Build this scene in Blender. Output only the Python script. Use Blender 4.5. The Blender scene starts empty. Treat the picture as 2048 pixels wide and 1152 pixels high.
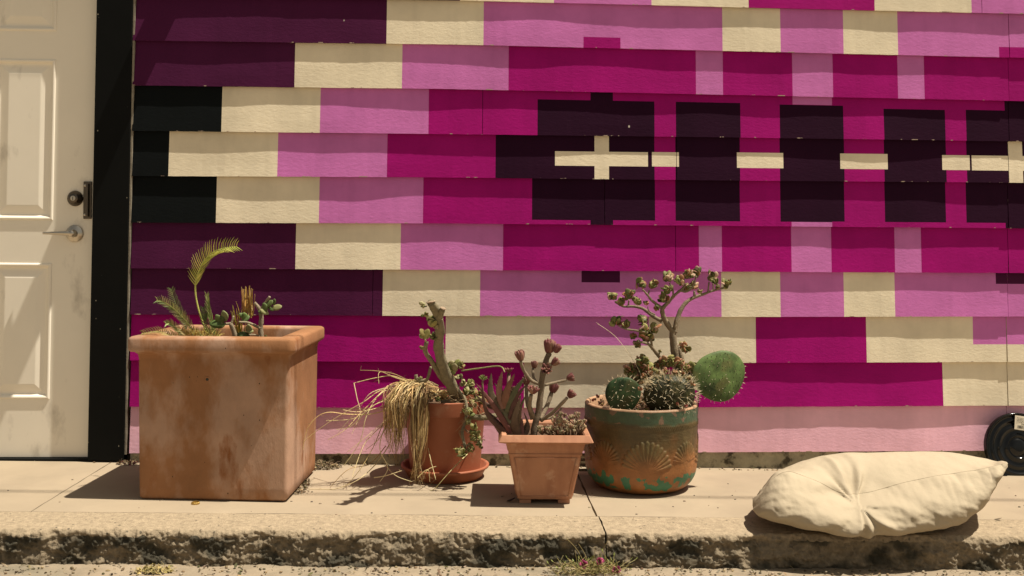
import bpy, math, random
from mathutils import Vector, Matrix, noise
R = math.radians
random.seed(7)
S = bpy.context.scene
COL = S.collection

# ------------------------------------------------------------------ camera
F, CX, CY = 2000.0, 1024.0, 480.0          # focal length and principal point in photo pixels
DIST, EYE = 4.44, 1.0
yaw, roll = math.atan(79/2000), R(0.5)
fw = Vector((math.sin(yaw), math.cos(yaw), 0)); r0 = Vector((math.cos(yaw), -math.sin(yaw), 0)); u0 = Vector((0, 0, 1))
rt = r0*math.cos(roll) + u0*math.sin(roll); up = u0*math.cos(roll) - r0*math.sin(roll)
EYEP = Vector((0, -DIST, EYE))
cam = bpy.data.cameras.new("camera"); camo = bpy.data.objects.new("camera", cam); COL.objects.link(camo)
camo.matrix_world = Matrix(((rt.x, up.x, -fw.x, EYEP.x), (rt.y, up.y, -fw.y, EYEP.y), (rt.z, up.z, -fw.z, EYEP.z), (0, 0, 0, 1)))
cam.sensor_width = 36; cam.lens = F/2048*36; cam.shift_y = (CY-576)/2048; cam.clip_end = 500; cam.clip_start = 0.05
S.camera = camo

# ------------------------------------------------------------------ world, sun, exposure
SUNV = Vector((0.42, -0.092, 1.0)).normalized()
w = bpy.data.worlds.new("World"); S.world = w; w.use_nodes = True
nt = w.node_tree; bg = nt.nodes['Background']
sky = nt.nodes.new('ShaderNodeTexSky'); sky.sky_type = 'NISHITA'; sky.sun_disc = False
sky.sun_elevation = math.asin(SUNV.z); sky.sun_rotation = math.atan2(SUNV.x, SUNV.y); sky.dust_density = 2.0
hs = nt.nodes.new('ShaderNodeHueSaturation'); hs.inputs['Saturation'].default_value = 0.3
mx = nt.nodes.new('ShaderNodeMix'); mx.data_type = 'RGBA'; mx.blend_type = 'MULTIPLY'; mx.inputs[0].default_value = 1
mx.inputs[7].default_value = (1.0, 0.94, 0.80, 1)
nt.links.new(sky.outputs[0], hs.inputs['Color']); nt.links.new(hs.outputs[0], mx.inputs[6]); nt.links.new(mx.outputs[2], bg.inputs[0])
bg.inputs[1].default_value = 0.05
sl = bpy.data.lights.new("sun", 'SUN'); so = bpy.data.objects.new("sun", sl); COL.objects.link(so)
sl.energy = 5.0; sl.angle = R(0.5); sl.color = (1.0, 0.915, 0.775)
so.rotation_euler = SUNV.to_track_quat('Z', 'Y').to_euler(); so.location = (3, -1, 6)
vs = S.view_settings; vs.view_transform = 'Standard'; vs.look = 'None'; vs.gamma = 1; vs.exposure = 0.60

# ------------------------------------------------------------------ helpers
def ray(px, py): return fw + rt*((px-CX)/F) + up*(-(py-CY)/F)
def W(px, py, Y):                                # point of the sight line at distance plane y = Y
    d = ray(px, py); return EYEP + d*((Y+DIST)/d.y)
SL = 0.0105
def gz(x): return -SL*x                          # the pavement falls gently to the right
def G(px, py, dz=0.0):
    d = ray(px, py); t = (dz-EYE)/(d.z+SL*d.x); return EYEP + d*t
def L(c):                                        # sRGB 0..255 -> linear
    return tuple(((v/255)/12.92 if v/255 <= .04045 else ((v/255+.055)/1.055)**2.4) for v in c)
def rnd(a, b): return random.uniform(a, b)
def fn(x, y, z=0.0): return noise.noise(Vector((x, y, z)))
def fbm(x, y, z=0.0, o=4):
    s, a = 0, 1
    for i in range(o):
        s += a*noise.noise(Vector((x, y, z))); x *= 2.03; y *= 2.03; z = z*2.03+3.1; a *= .5
    return s

class MB:
    def __init__(s): s.v, s.f, s.c, s.m = [], [], [], []
    def face(s, idx, col=None, m=0): s.f.append(idx); s.c.append(col or (1, 1, 1)); s.m.append(m)
    def grid(s, pts, nu, nv, col=None, m=0, wrapu=False, flip=False):       # pts[j*nu+i]
        b = len(s.v); s.v += pts
        for j in range(nv-1):
            for i in range(nu if wrapu else nu-1):
                i2 = (i+1) % nu
                q = (b+j*nu+i, b+j*nu+i2, b+(j+1)*nu+i2, b+(j+1)*nu+i)
                s.face(q[::-1] if flip else q, col, m)
        return b
    def tube(s, pts, rad, col=None, n=6, m=0, rough=0.0):
        pts = [Vector(p) for p in pts]; N = len(pts)
        if not isinstance(rad, (list, tuple)): rad = [rad]*N
        ring = []; prev = None
        for i, p in enumerate(pts):
            t = (pts[min(i+1, N-1)]-pts[max(i-1, 0)])
            if t.length < 1e-9: t = Vector((0, 0, 1))
            t.normalize()
            a = prev - t*prev.dot(t) if prev else t.cross(Vector((0.3, 1, 0.1)))
            if a.length < 1e-6: a = t.cross(Vector((1, 0, 0)))
            a.normalize(); prev = a; b = t.cross(a)
            for k in range(n):
                an = 2*math.pi*k/n
                rr = rad[i]*(1+(rnd(-rough, rough) if rough else 0))
                ring.append(p+(a*math.cos(an)+b*math.sin(an))*rr)
        bs = s.grid(ring, n, N, col, m, wrapu=True)
        s.face(tuple(bs+k for k in range(n))[::-1], col, m); s.face(tuple(bs+(N-1)*n+k for k in range(n)), col, m)
    def leaf(s, p, d, nrm, ln, wd, th, col, cup=0.15, n=7, k=5):             # thick succulent leaf, round end
        d = Vector(d).normalized(); sd = d.cross(Vector(nrm))
        if sd.length < 1e-5: sd = d.orthogonal()
        sd.normalize(); nn = sd.cross(d).normalized(); p = Vector(p); pts = []
        for j in range(k+1):
            t = j/k; wj = wd*.5*(math.sin(math.pi*min(1, t**1.15*.93+.05)))**.65 if t < 1 else wd*.12
            if j == 0: wj = wd*.10
            hj = th*.5*(.35+.65*math.sin(math.pi*min(.98, t)))
            c = p + d*(ln*t) + nn*(cup*ln*(t*t))
            for i in range(n):
                a = 2*math.pi*i/n; pts.append(c+sd*(wj*math.cos(a))+nn*(hj*math.sin(a)))
        b = s.grid(pts, n, k+1, col, 0, wrapu=True)
        s.face(tuple(b+i for i in range(n))[::-1], col); s.face(tuple(b+k*n+i for i in range(n)), col)
    def blade(s, pts, wd, col, th=.0008, nrm=(0, -1, .3)):                   # thin tapering blade with real thickness
        N = len(pts); ring = []
        for i, p in enumerate(pts):
            t = (pts[min(i+1, N-1)]-pts[max(i-1, 0)]).normalized(); sd = t.cross(Vector(nrm))
            if sd.length < 1e-5: sd = t.orthogonal()
            sd.normalize(); nn = sd.cross(t); q = wd*.5*(1-(i/(N-1))**2*.9)
            ring += [p-sd*q, p+nn*th, p+sd*q, p-nn*th]
        s.grid(ring, 4, N, col, 0, wrapu=True)
    def ell(s, c, ax, col, n=10, k=7, m=0):                                  # ax: three axis vectors
        c = Vector(c); pts = []
        for j in range(k+1):
            ph = math.pi*j/k
            for i in range(n):
                a = 2*math.pi*i/n
                pts.append(c+ax[0]*(math.sin(ph)*math.cos(a))+ax[1]*(math.sin(ph)*math.sin(a))+ax[2]*(-math.cos(ph)))
        s.grid(pts, n, k+1, col, m, wrapu=True)
    def box(s, a, b, col=None, m=0, bev=0.0):
        x0, y0, z0 = a; x1, y1, z1 = b
        k = len(s.v)
        s.v += [Vector(p) for p in ((x0, y0, z0), (x1, y0, z0), (x1, y1, z0), (x0, y1, z0), (x0, y0, z1), (x1, y0, z1), (x1, y1, z1), (x0, y1, z1))]
        for q in ((3, 2, 1, 0), (4, 5, 6, 7), (0, 1, 5, 4), (1, 2, 6, 5), (2, 3, 7, 6), (3, 0, 4, 7)): s.face(tuple(k+i for i in q), col, m)
    def build(s, name, mats, parent=None, loc=None, smooth=False, bevel=0, sub=0, merge=False):
        me = bpy.data.meshes.new(name)
        o0 = Vector(loc) if loc is not None else Vector((0, 0, 0))
        me.from_pydata([v-o0 for v in s.v] if loc is not None else s.v, [], s.f)
        if not isinstance(mats, (list, tuple)): mats = [mats]
        for m in mats: me.materials.append(m)
        me.polygons.foreach_set('material_index', s.m)
        at = me.color_attributes.new('Col', 'FLOAT_COLOR', 'CORNER')
        buf = []
        for f, c in zip(s.f, s.c): buf += [c[0], c[1], c[2], 1.0]*len(f)
        at.data.foreach_set('color', buf)
        if smooth: me.polygons.foreach_set('use_smooth', [True]*len(s.f))
        me.update()
        o = bpy.data.objects.new(name, me); COL.objects.link(o)
        o.location = o0
        if parent:
            o.parent = parent
            if loc is None: o.matrix_parent_inverse = parent.matrix_world.inverted() if False else Matrix.Translation(-parent.location) if parent.rotation_euler.z == 0 else (Matrix.Translation(parent.location) @ Matrix.Rotation(parent.rotation_euler.z, 4, 'Z')).inverted()
        if merge:
            import bmesh
            bm = bmesh.new(); bm.from_mesh(me); bmesh.ops.remove_doubles(bm, verts=bm.verts, dist=1e-5)
            bmesh.ops.recalc_face_normals(bm, faces=bm.faces); bm.to_mesh(me); bm.free()
        if bevel:
            b = o.modifiers.new('bevel', 'BEVEL'); b.width = bevel; b.segments = 3; b.limit_method = 'ANGLE'
        if sub:
            b = o.modifiers.new('sub', 'SUBSURF'); b.levels = sub; b.render_levels = sub
        return o
def tag(o, label=None, cat=None, group=None, kind=None):
    for k, v in (('label', label), ('category', cat), ('group', group), ('kind', kind)):
        if v: o[k] = v
    return o
def empty(name, loc, label, cat, group=None, rz=0):
    o = bpy.data.objects.new(name, None); COL.objects.link(o); o.location = loc; o.rotation_euler = (0, 0, rz)
    o.empty_display_size = .1
    return tag(o, label, cat, group)
def cr(pts, n=6):                                # Catmull-Rom through points (Vectors)
    P = [Vector(p) for p in pts]; out = []
    for i in range(len(P)-1):
        a, b, c, d = P[max(i-1, 0)], P[i], P[i+1], P[min(i+2, len(P)-1)]
        for j in range(n):
            t = j/n
            out.append(.5*((2*b)+(c-a)*t+(2*a-5*b+4*c-d)*t*t+(3*b-a-3*c+d)*t**3))
    out.append(P[-1]); return out
def lerp(a, b, t): return a+(b-a)*t
def smooth(t): t = max(0, min(1, t)); return t*t*(3-2*t)

# ------------------------------------------------------------------ materials
def mat(name, col, rough=.7, var=.12, scale=6, bump=.0, bscale=60, stretch=(1, 1, 1), col2=None, c2lo=.5, c2hi=.6, c2scale=5, spec=.3, metal=0,
        attr=False, bdist=.002, specks=None, detail=6, col3=None, c3lo=.55, c3hi=.62, c3scale=12, c2stretch=(1, 1, 1)):
    m = bpy.data.materials.new(name); m.use_nodes = True; t = m.node_tree; N = t.nodes; K = t.links
    b = N['Principled BSDF']; b.inputs['Roughness'].default_value = rough; b.inputs['Metallic'].default_value = metal
    b.inputs['Specular IOR Level'].default_value = spec
    tc = N.new('ShaderNodeTexCoord')
    def mapped(st):
        mp = N.new('ShaderNodeMapping'); mp.inputs['Scale'].default_value = st; K.new(tc.outputs['Object'], mp.inputs['Vector']); return mp.outputs[0]
    def ns(sc, st, det=detail, ro=.6):
        n = N.new('ShaderNodeTexNoise'); n.inputs['Scale'].default_value = sc; n.inputs['Detail'].default_value = det; n.inputs['Roughness'].default_value = ro
        K.new(mapped(st), n.inputs['Vector']); return n.outputs[0]
    def rng(src, lo, hi, a, c):
        r = N.new('ShaderNodeMapRange'); r.inputs[1].default_value = lo; r.inputs[2].default_value = hi; r.inputs[3].default_value = a; r.inputs[4].default_value = c
        K.new(src, r.inputs[0]); return r.outputs[0]
    def mixc(fac, A, B, mode='MIX'):
        x = N.new('ShaderNodeMix'); x.data_type = 'RGBA'; x.blend_type = mode
        if hasattr(fac, 'links'): K.new(fac, x.inputs[0])
        else: x.inputs[0].default_value = fac
        for s_, q in ((6, A), (7, B)):
            if hasattr(q, 'links'): K.new(q, x.inputs[s_])
            else: x.inputs[s_].default_value = (*q, 1)
        return x.outputs[2]
    if attr:
        a = N.new('ShaderNodeAttribute'); a.attribute_name = 'Col'; c = a.outputs['Color']
    else: c = col
    if col2: c = mixc(rng(ns(c2scale, c2stretch), c2lo, c2hi, 0, 1), c, col2)
    if col3: c = mixc(rng(ns(c3scale, stretch), c3lo, c3hi, 0, 1), c, col3)
    if var:
        g = rng(ns(scale, (1, 1, 1)), .3, .7, 1-var, 1+var)
        v = N.new('ShaderNodeCombineColor')
        for i in range(3): K.new(g, v.inputs[i])
        c = mixc(1.0, c, v.outputs[0], 'MULTIPLY')
    if specks:
        sc, thr, scol = specks
        vo = N.new('ShaderNodeTexVoronoi'); vo.inputs['Scale'].default_value = sc; K.new(mapped((1, 1, .7)), vo.inputs['Vector'])
        near = rng(vo.outputs['Distance'], thr, thr*.6, 0, 1)
        sep = N.new('ShaderNodeSeparateColor'); K.new(vo.outputs['Color'], sep.inputs[0])
        pick = rng(sep.outputs[0], .78, .8, 0, 1)
        mu = N.new('ShaderNodeMath'); mu.operation = 'MULTIPLY'; K.new(near, mu.inputs[0]); K.new(pick, mu.inputs[1])
        c = mixc(mu.outputs[0], c, scol)
    if hasattr(c, 'links'): K.new(c, b.inputs['Base Color'])
    else: b.inputs['Base Color'].default_value = (*c, 1)
    if bump:
        bp = N.new('ShaderNodeBump'); bp.inputs['Strength'].default_value = bump; bp.inputs['Distance'].default_value = bdist
        K.new(ns(bscale, stretch, 5, .65), bp.inputs['Height']); K.new(bp.outputs[0], b.inputs['Normal'])
    m['_b'] = 1
    return m
def paint(name, lin, speck=(.6, .55, .45), sc=9, thr=.03, chips=True, bump=.45):
    m = mat(name, lin, rough=.75, var=.12, scale=4, col2=tuple(v*.92 for v in lin), c2lo=.50, c2hi=.75, c2scale=10, c2stretch=(1.6, 1, .22), bump=bump, bscale=95, stretch=(.5, 1, 1.0), spec=.08, bdist=.0022, specks=(sc, thr, speck))
    if chips:                                    # bare wood along the worn lower edge, v runs up the board
        t = m.node_tree; N = t.nodes; K = t.links; b = N['Principled BSDF']
        src = b.inputs['Base Color'].links[0].from_socket
        a = N.new('ShaderNodeAttribute'); a.attribute_name = 'Col'; se = N.new('ShaderNodeSeparateColor'); K.new(a.outputs['Color'], se.inputs[0])
        n = N.new('ShaderNodeTexNoise'); n.inputs['Scale'].default_value = 28; n.inputs['Detail'].default_value = 5
        tc = N.new('ShaderNodeTexCoord'); K.new(tc.outputs['Object'], n.inputs['Vector'])
        r = N.new('ShaderNodeMapRange'); r.inputs[1].default_value = .63; r.inputs[2].default_value = .67; K.new(n.outputs[0], r.inputs[0])
        mu = N.new('ShaderNodeMath'); mu.operation = 'MULTIPLY'; K.new(r.outputs[0], mu.inputs[0]); K.new(se.outputs[0], mu.inputs[1])
        x = N.new('ShaderNodeMix'); x.data_type = 'RGBA'; K.new(mu.outputs[0], x.inputs[0]); K.new(src, x.inputs[6]); x.inputs[7].default_value = (.36, .27, .21, 1)
        K.new(x.outputs[2], b.inputs['Base Color'])
    return m
PC = {'C': (.76, .67, .50), 'P': (.56, .165, .45), 'M': (.335, .005, .155), 'D': (.066, .009, .044), 'K': (.021, .003, .016), 'B': (.0045, .006, .0065), 'L': (.80, .46, .57)}
PK = list(PC)
paintm = [paint('paint_'+n, PC[k], speck=((.5, .45, .38) if k in 'DKBM' else (.12, .09, .08)), sc=(7 if k in 'DKB' else 4), thr=(.035 if k in 'DKB' else .012))
          for k, n in zip(PK, ('cream', 'orchid', 'magenta', 'plum', 'dark_plum', 'black', 'pale_pink'))]
M = {}
M['door'] = mat('door_paint', (.86, .80, .68), rough=.38, var=.05, scale=1.6, bump=.05, bscale=25, spec=.4, specks=(11, .03, (.16, .14, .12)), col2=(.50, .45, .37), c2lo=.60, c2hi=.74, c2scale=5, c2stretch=(1, 1, .5))
M['casing'] = mat('black_casing_paint', (.003, .0033, .003), rough=.6, spec=.12, var=.2, bump=.2, bscale=30, stretch=(1, 1, .15), specks=(38, .10, (.35, .32, .24)))
M['caulk'] = mat('weathered_wood', (.25, .22, .17), rough=.9, var=.3, scale=20, bump=.5)
M['steel'] = mat('satin_steel', (.55, .50, .42), rough=.32, metal=1, var=.05)
M['brass'] = mat('dark_metal', (.12, .10, .08), rough=.35, metal=1, var=.1)
M['found'] = mat('foundation_concrete', (.34, .31, .22), rough=.95, var=.25, scale=14, bump=1, bscale=40, bdist=.006, col2=(.07, .06, .04), c2lo=.52, c2hi=.62, c2scale=16)
M['walk'] = mat('sidewalk_concrete', (.318, .255, .178), rough=.9, var=.08, scale=3, bump=.25, bscale=160, bdist=.001, specks=(16, .03, (.12, .10, .08)), col2=(.275, .22, .155), c2lo=.5, c2hi=.72, c2scale=2.6)
M['curb'] = mat('weathered_curb_concrete', (.33, .26, .175), rough=.97, var=.25, scale=60, bump=1, bscale=150, bdist=.005, detail=8, specks=(45, .22, (.12, .10, .07)), attr=True)
M['road'] = mat('gutter_concrete', (.27, .215, .15), rough=.95, var=.18, scale=9, bump=.8, bscale=90, bdist=.004, specks=(40, .08, (.10, .09, .07)), col2=(.20, .17, .12), c2lo=.5, c2hi=.65, c2scale=4)
M['dirt'] = mat('dark_dirt', (.035, .028, .02), rough=1, var=.3, bump=1, bscale=60, bdist=.005)
M['soil'] = mat('potting_soil', (.10, .06, .035), rough=1, var=.35, scale=30, bump=1, bscale=80, bdist=.01)
M['terra'] = mat('weathered_terracotta', (.285, .138, .066), rough=.92, var=.16, scale=7, bump=.6, bscale=60, bdist=.003, col2=(.385, .24, .165), c2lo=.46, c2hi=.58, c2scale=4.6, col3=(.235, .095, .038), c3lo=.60, c3hi=.72, c3scale=11, c2stretch=(1, 1, .55), stretch=(1, 1, .4), specks=(34, .09, (.05, .03, .018)), spec=.15, detail=9)
M['plastic'] = mat('terracotta_plastic', (.30, .095, .045), rough=.6, var=.08, col3=(.36, .17, .10), c3lo=.58, c3hi=.78, c3scale=14, specks=(45, .08, (.08, .05, .03)), scale=4, bump=.06, bscale=30, spec=.35)
M['plastic2'] = mat('faded_terracotta_plastic', (.41, .20, .115), rough=.7, var=.1, scale=6, bump=.15, bscale=60, col2=(.31, .14, .08), c2lo=.50, c2hi=.68, c2scale=6, c2stretch=(1.5, 1, .5), col3=(.52, .32, .21), c3lo=.58, c3hi=.75, c3scale=13, spec=.2, specks=(40, .08, (.10, .06, .04)))
M['glaze'] = mat('worn_glaze', (1, 1, 1), rough=.5, var=.18, scale=20, bump=.55, bscale=120, bdist=.0025, attr=True, spec=.45)
M['plant'] = mat('plant_tissue', (1, 1, 1), rough=.55, var=.22, scale=45, bump=.3, bscale=180, bdist=.0015, attr=True, spec=.22)
M['bark'] = mat('succulent_bark', (1, 1, 1), rough=.85, var=.25, scale=60, bump=.9, bscale=150, bdist=.003, attr=True)
M['straw'] = mat('dry_straw', (1, 1, 1), rough=.8, var=.15, scale=40, attr=True)
M['cotton'] = mat('cream_cotton', (.40, .335, .24), rough=.9, var=.04, scale=3, bump=.4, bscale=26, bdist=.007, stretch=(1, 1, 1), spec=.1)
M['thread'] = mat('seam_thread', (.36, .27, .16), rough=.9, var=.1)
M['blackp'] = mat('glossy_black_plastic', (.003, .003, .003), rough=.12, var=0, spec=.4)
M['paper'] = mat('label_paper', (.62, .55, .42), rough=.8, var=.04)
M['ink'] = mat('label_ink', (.05, .05, .04), rough=.8, var=0)
M['cable'] = mat('black_rubber', (.02, .02, .02), rough=.6, var=0)
M['gold'] = mat('bottle_cap_metal', (.45, .30, .09), rough=.35, metal=.8, var=.1)

# ------------------------------------------------------------------ ground
XL, XR = -4.2, 5.2
xj1, xj2 = G(140, 975).x, G(1183, 1010).x
mb = MB()
def slab(xa, xb):
    nx = max(2, int((xb-xa)/.05)); ny = 40; pts = []
    for j in range(ny+1):
        y = lerp(.12, -.81, j/ny)
        for i in range(nx+1):
            x = lerp(xa, xb, i/nx)
            if i == 0: x += .0025*fn(y*12, xa*3)+.002
            if i == nx: x += .0025*fn(y*12, xb*5+4)-.002
            pts.append(Vector((x, y, gz(x)+.0015*fn(x*3, y*3))))
    mb.grid(pts, nx+1, ny+1, flip=True)
    for xe in (0, nx):                           # joint flanks
        e = [pts[j*(nx+1)+xe] for j in range(ny+1)]
        mb.grid(e+[p-Vector((0, 0, .03)) for p in e], ny+1, 2, flip=(xe == 0))
slab(XL, xj1-.0006); slab(xj1+.0006, xj2-.0015); slab(xj2+.0015, XR)
tag(mb.build('sidewalk', M['walk'], smooth=False), kind='structure')
mb = MB(); mb.box((XL, -.80, -.30), (XR, .12, -.052)); mb.v = [Vector((v.x, v.y, v.z+gz(v.x))) for v in mb.v]
mb.box((xj1-.02, -.80, 0), (xj1+.02, .10, 0))
for v in mb.v[-8:]: v.z = gz(v.x)-.004 if True else 0
mb.build('sidewalk_bed', M['dirt']); tag(bpy.data.objects['sidewalk_bed'], kind='structure')

# curb: worn top strip, broken lumpy face
def curbgrid(xa, xb, seed):
    mbc = MB(); nx = int((xb-xa)/.0038); prof = []
    for k in range(24): prof.append((-.811-.185*k/24, 0.0, 'top'))
    for k in range(8):
        a = k/8*math.pi/2; prof.append((-.996-.022*math.sin(a), -.022*(1-math.cos(a)), 'edge'))
    for k in range(44): prof.append((-1.018-.014*k/44, -.022-.155*k/44, 'face'))
    pts = []; n = len(prof); cols = []
    for j, (y, z, kd) in enumerate(prof):
        for i in range(nx+1):
            x = lerp(xa, xb, i/nx)
            if i in (0, nx): x += .004*fn(y*20, z*30, seed)
            if kd == 'top':
                t = smooth((-.86-y)/.13)
                dz = .0012*fn(x*40, y*40)*(.4+t)+.004*t*fbm(x*9, y*14, 2)-.003*t
                pts.append(Vector((x, y, gz(x)+dz)))
            else:
                e = 1.0 if kd == 'face' else .35+.65*(j-24)/8
                big = fbm(x*5, z*12, 5, 3); md = fbm(x*22, z*26, 9, 4); rg = 1-abs(fbm(x*34, z*42, 1, 3))*2
                vd = noise.voronoi(Vector((x*48+1.5*md, z*55+1.5*big, seed)))[0]; vd2 = noise.voronoi(Vector((x*105, z*120+md, 3)))[0]
                peb = max(0, .55-vd[0])*(1 if fn(x*30, z*30, 8) > -.1 else .2)
                dy = -(.017*big+.010*md+.004*rg+.017*peb+.006*max(0, .5-vd2[0])+.005*fbm(x*90, z*100, 4, 3))*e+.009*e
                dz = (.007*fbm(x*34, y*26+z*26, 13, 4))*e
                pts.append(Vector((x, y+dy, gz(x)+z+dz+(-.003 if kd != 'top' else 0))))
    b0 = len(mbc.v); mbc.v += pts
    for j in range(n-1):
        for i in range(nx):
            q = b0+j*(nx+1)+i; p = pts[j*(nx+1)+i]; kd = prof[j][2]
            x = p.x; zz = prof[j][1]
            dirt = smooth((fbm(x*7, prof[j][0]*7+zz*8, 21)+.25)/.6) if kd == 'face' else 0  # face darkened for grime and to paint in shade of the cavities
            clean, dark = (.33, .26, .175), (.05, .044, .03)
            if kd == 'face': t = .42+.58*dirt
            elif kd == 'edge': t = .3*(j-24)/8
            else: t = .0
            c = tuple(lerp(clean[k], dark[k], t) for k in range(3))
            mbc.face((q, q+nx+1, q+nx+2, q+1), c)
    # end flank
    for i, fl in ((0, True), (nx, False)):
        e = [pts[j*(nx+1)+i] for j in range(n)]
        mbc.grid(e+[Vector((p.x, -.80, -.2)) for p in e], n, 2, (.08, .065, .04), flip=fl)
    return mbc
c1 = curbgrid(XL, xj2+.005, 1); c2 = curbgrid(xj2+.0105, XR, 2)
b = len(c1.v); c1.v += c2.v; c1.f += [tuple(i+b for i in f) for f in c2.f]; c1.c += c2.c; c1.m += c2.m
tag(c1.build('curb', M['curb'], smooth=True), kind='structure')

mb = MB(); RZ = -.117
xs = [-60, -20, -8] + [XL+i*.08 for i in range(int((XR-XL)/.08)+1)] + [8, 20, 60]
ys = [-.93-.03*i for i in range(20)] + [-1.7, -2.2, -3, -5, -9, -20, -60]
pts = [Vector((x, y, gz(max(-5, min(5, x)))+RZ+(.006*fbm(x*4, y*5, 3) if y > -1.6 else 0))) for y in ys for x in xs]
mb.grid(pts, len(xs), len(ys), flip=True)
tag(mb.build('street', M['road'], smooth=True), kind='structure')
mb = MB()
for xa, xb in ((-60, XL-.002), (XR+.002, 60)):
    z = gz(-4.2 if xa < 0 else 5.2)
    mb.box((xa, -1.0, -.5), (xb, .1, z))
tag(mb.build('sidewalk_far', M['walk']), kind='structure')

# ------------------------------------------------------------------ clapboard wall
CTX = [262, 900, 1450, 2020]
ROWS = [[-8, 0, 14, 27], [81, 88.6, 101.8, 115], [170.5, 178, 189.6, 201.6], [261.5, 268.3, 274.6, 282.6], [351.8, 355, 361, 365.3], [445.2, 447, 451.9, 456.5],
        [536.4, 540, 543.4, 546], [629, 632, 633.8, 633], [720.6, 724.5, 725.8, 724], [813.5, 816, 814.3, 811], [906.5, 908, 904.6, 901]]
while len(ROWS) < 17: ROWS.insert(0, [a-88.5+k*0 for k, a in enumerate(ROWS[0])])
YB = -.020; TILT = .076
CW = [[W(px, py, YB) for px, py in zip(CTX, r)] for r in ROWS]
def rowz(r, x):
    c = CW[r]
    for i in range(3):
        if x < c[i+1].x or i == 2:
            t = (x-c[i].x)/(c[i+1].x-c[i].x)
            if i == 0 and t < 0: t *= .3
            if t > 1: t = 1+(t-1)*.3
            return lerp(c[i].z, c[i+1].z, t)
E = 2800
PAT = {6: [(700, 'D'), (920, 'D'), (1108, 'C'), (1303, 'P'), (1497, 'C'), (1749, 'M'), (1943, 'C'), (E, 'P')],
 7: [(773, 'D'), (967, 'C'), (1445, 'P'), (1561, 'C'), (1687, 'P'), (1796, 'C'), (E, 'P')],
 8: [(589, 'D'), (804, 'C'), (1017, 'P'), (1392, 'M'), (1446, 'P'), (1585, 'M'), (1666, 'P'), (1796, 'M'), (1849, 'P'), (E, 'M')],
 9: [(443, 'B'), (640, 'C'), (857, 'P'), (E, 'M')],
 10: [(337, 'B'), (555, 'C'), (774, 'P'), (991, 'M'), (1309, 'K'), (1351, 'M'), (1480, 'K'), (1560, 'M'), (1689, 'K'), (1769, 'M'), (1893, 'K'), (1934, 'M'), (2250, 'K'), (2400, 'M'), (E, 'P')],
 11: [(432, 'B'), (638, 'C'), (846, 'P'), (1064, 'M'), (1310, 'K'), (1351, 'M'), (1480, 'K'), (1561, 'M'), (1689, 'K'), (1770, 'M'), (1892, 'K'), (1933, 'M'), (2250, 'K'), (2450, 'M'), (E, 'P')],
 12: [(591, 'D'), (801, 'C'), (1006, 'P'), (1398, 'M'), (1444, 'P'), (1583, 'M'), (1663, 'P'), (1790, 'M'), (1843, 'P'), (E, 'M')],
 13: [(765, 'D'), (960, 'C'), (1443, 'P'), (1561, 'C'), (1688, 'P'), (1790, 'C'), (E, 'P')],
 14: [(891, 'M'), (1512, 'C'), (1733, 'M'), (E, 'C')],
 15: [(1048, 'M'), (1330, 'C'), (1886, 'M'), (E, 'C')],
 16: [(E, 'L')]}
INS = {7: [(1167, 1241, 74, 200, 'M'), (1998, 2240, 94, 200, 'M')],
 9: [(1075, 1309, 200, 400, 'K'), (1181, 1226, 160, 202, 'K'), (1352, 1481, 204, 400, 'K'), (1586, 1665, 150, 209, 'P'), (1560, 1687, 209.5, 400, 'K'), (1768, 1891, 218, 400, 'K'), (1933, 2250, 220, 400, 'K'), (2011, 2060, 150, 221, 'K')],
 10: [(1189, 1218, 200, 500, 'C'), (1110, 1296, 303, 332, 'C'), (1304, 1358, 304, 333, 'C'), (1474, 1567, 305, 336, 'C'), (1681, 1776, 307, 338, 'C'), (1885, 1940, 310, 340, 'C'), (1944, 2130, 311, 341, 'C'), (2018, 2046, 200, 500, 'C')],
 11: [(1060, 1181, 440, 500, 'M'), (1226, 1583, 442, 500, 'M'), (1583, 1664, 444, 500, 'P'), (1664, 2011, 444.5, 500, 'M'), (2060, 2260, 444.5, 500, 'M')],
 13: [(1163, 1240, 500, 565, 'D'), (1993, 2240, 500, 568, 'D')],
 14: [(1101, 1298, 600, 691, 'P'), (1947, 2160, 600, 689, 'P')]}
JO = {6: [1960], 7: [2016], 8: [2016], 9: [963, 2017], 10: [1352, 2017], 11: [1209, 2017], 12: [1352, 2018], 13: [746, 2018], 14: [2017], 15: [1400, 2019], 16: [2019]}
wall = empty('clapboard_wall', (0, 0, 0), 'wall of overlapping clapboards painted in cream, orchid, magenta, plum and black blocks', 'wall')
XW0, XW1 = W(262, 500, YB).x, 4.9
DOORW = .91
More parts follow.
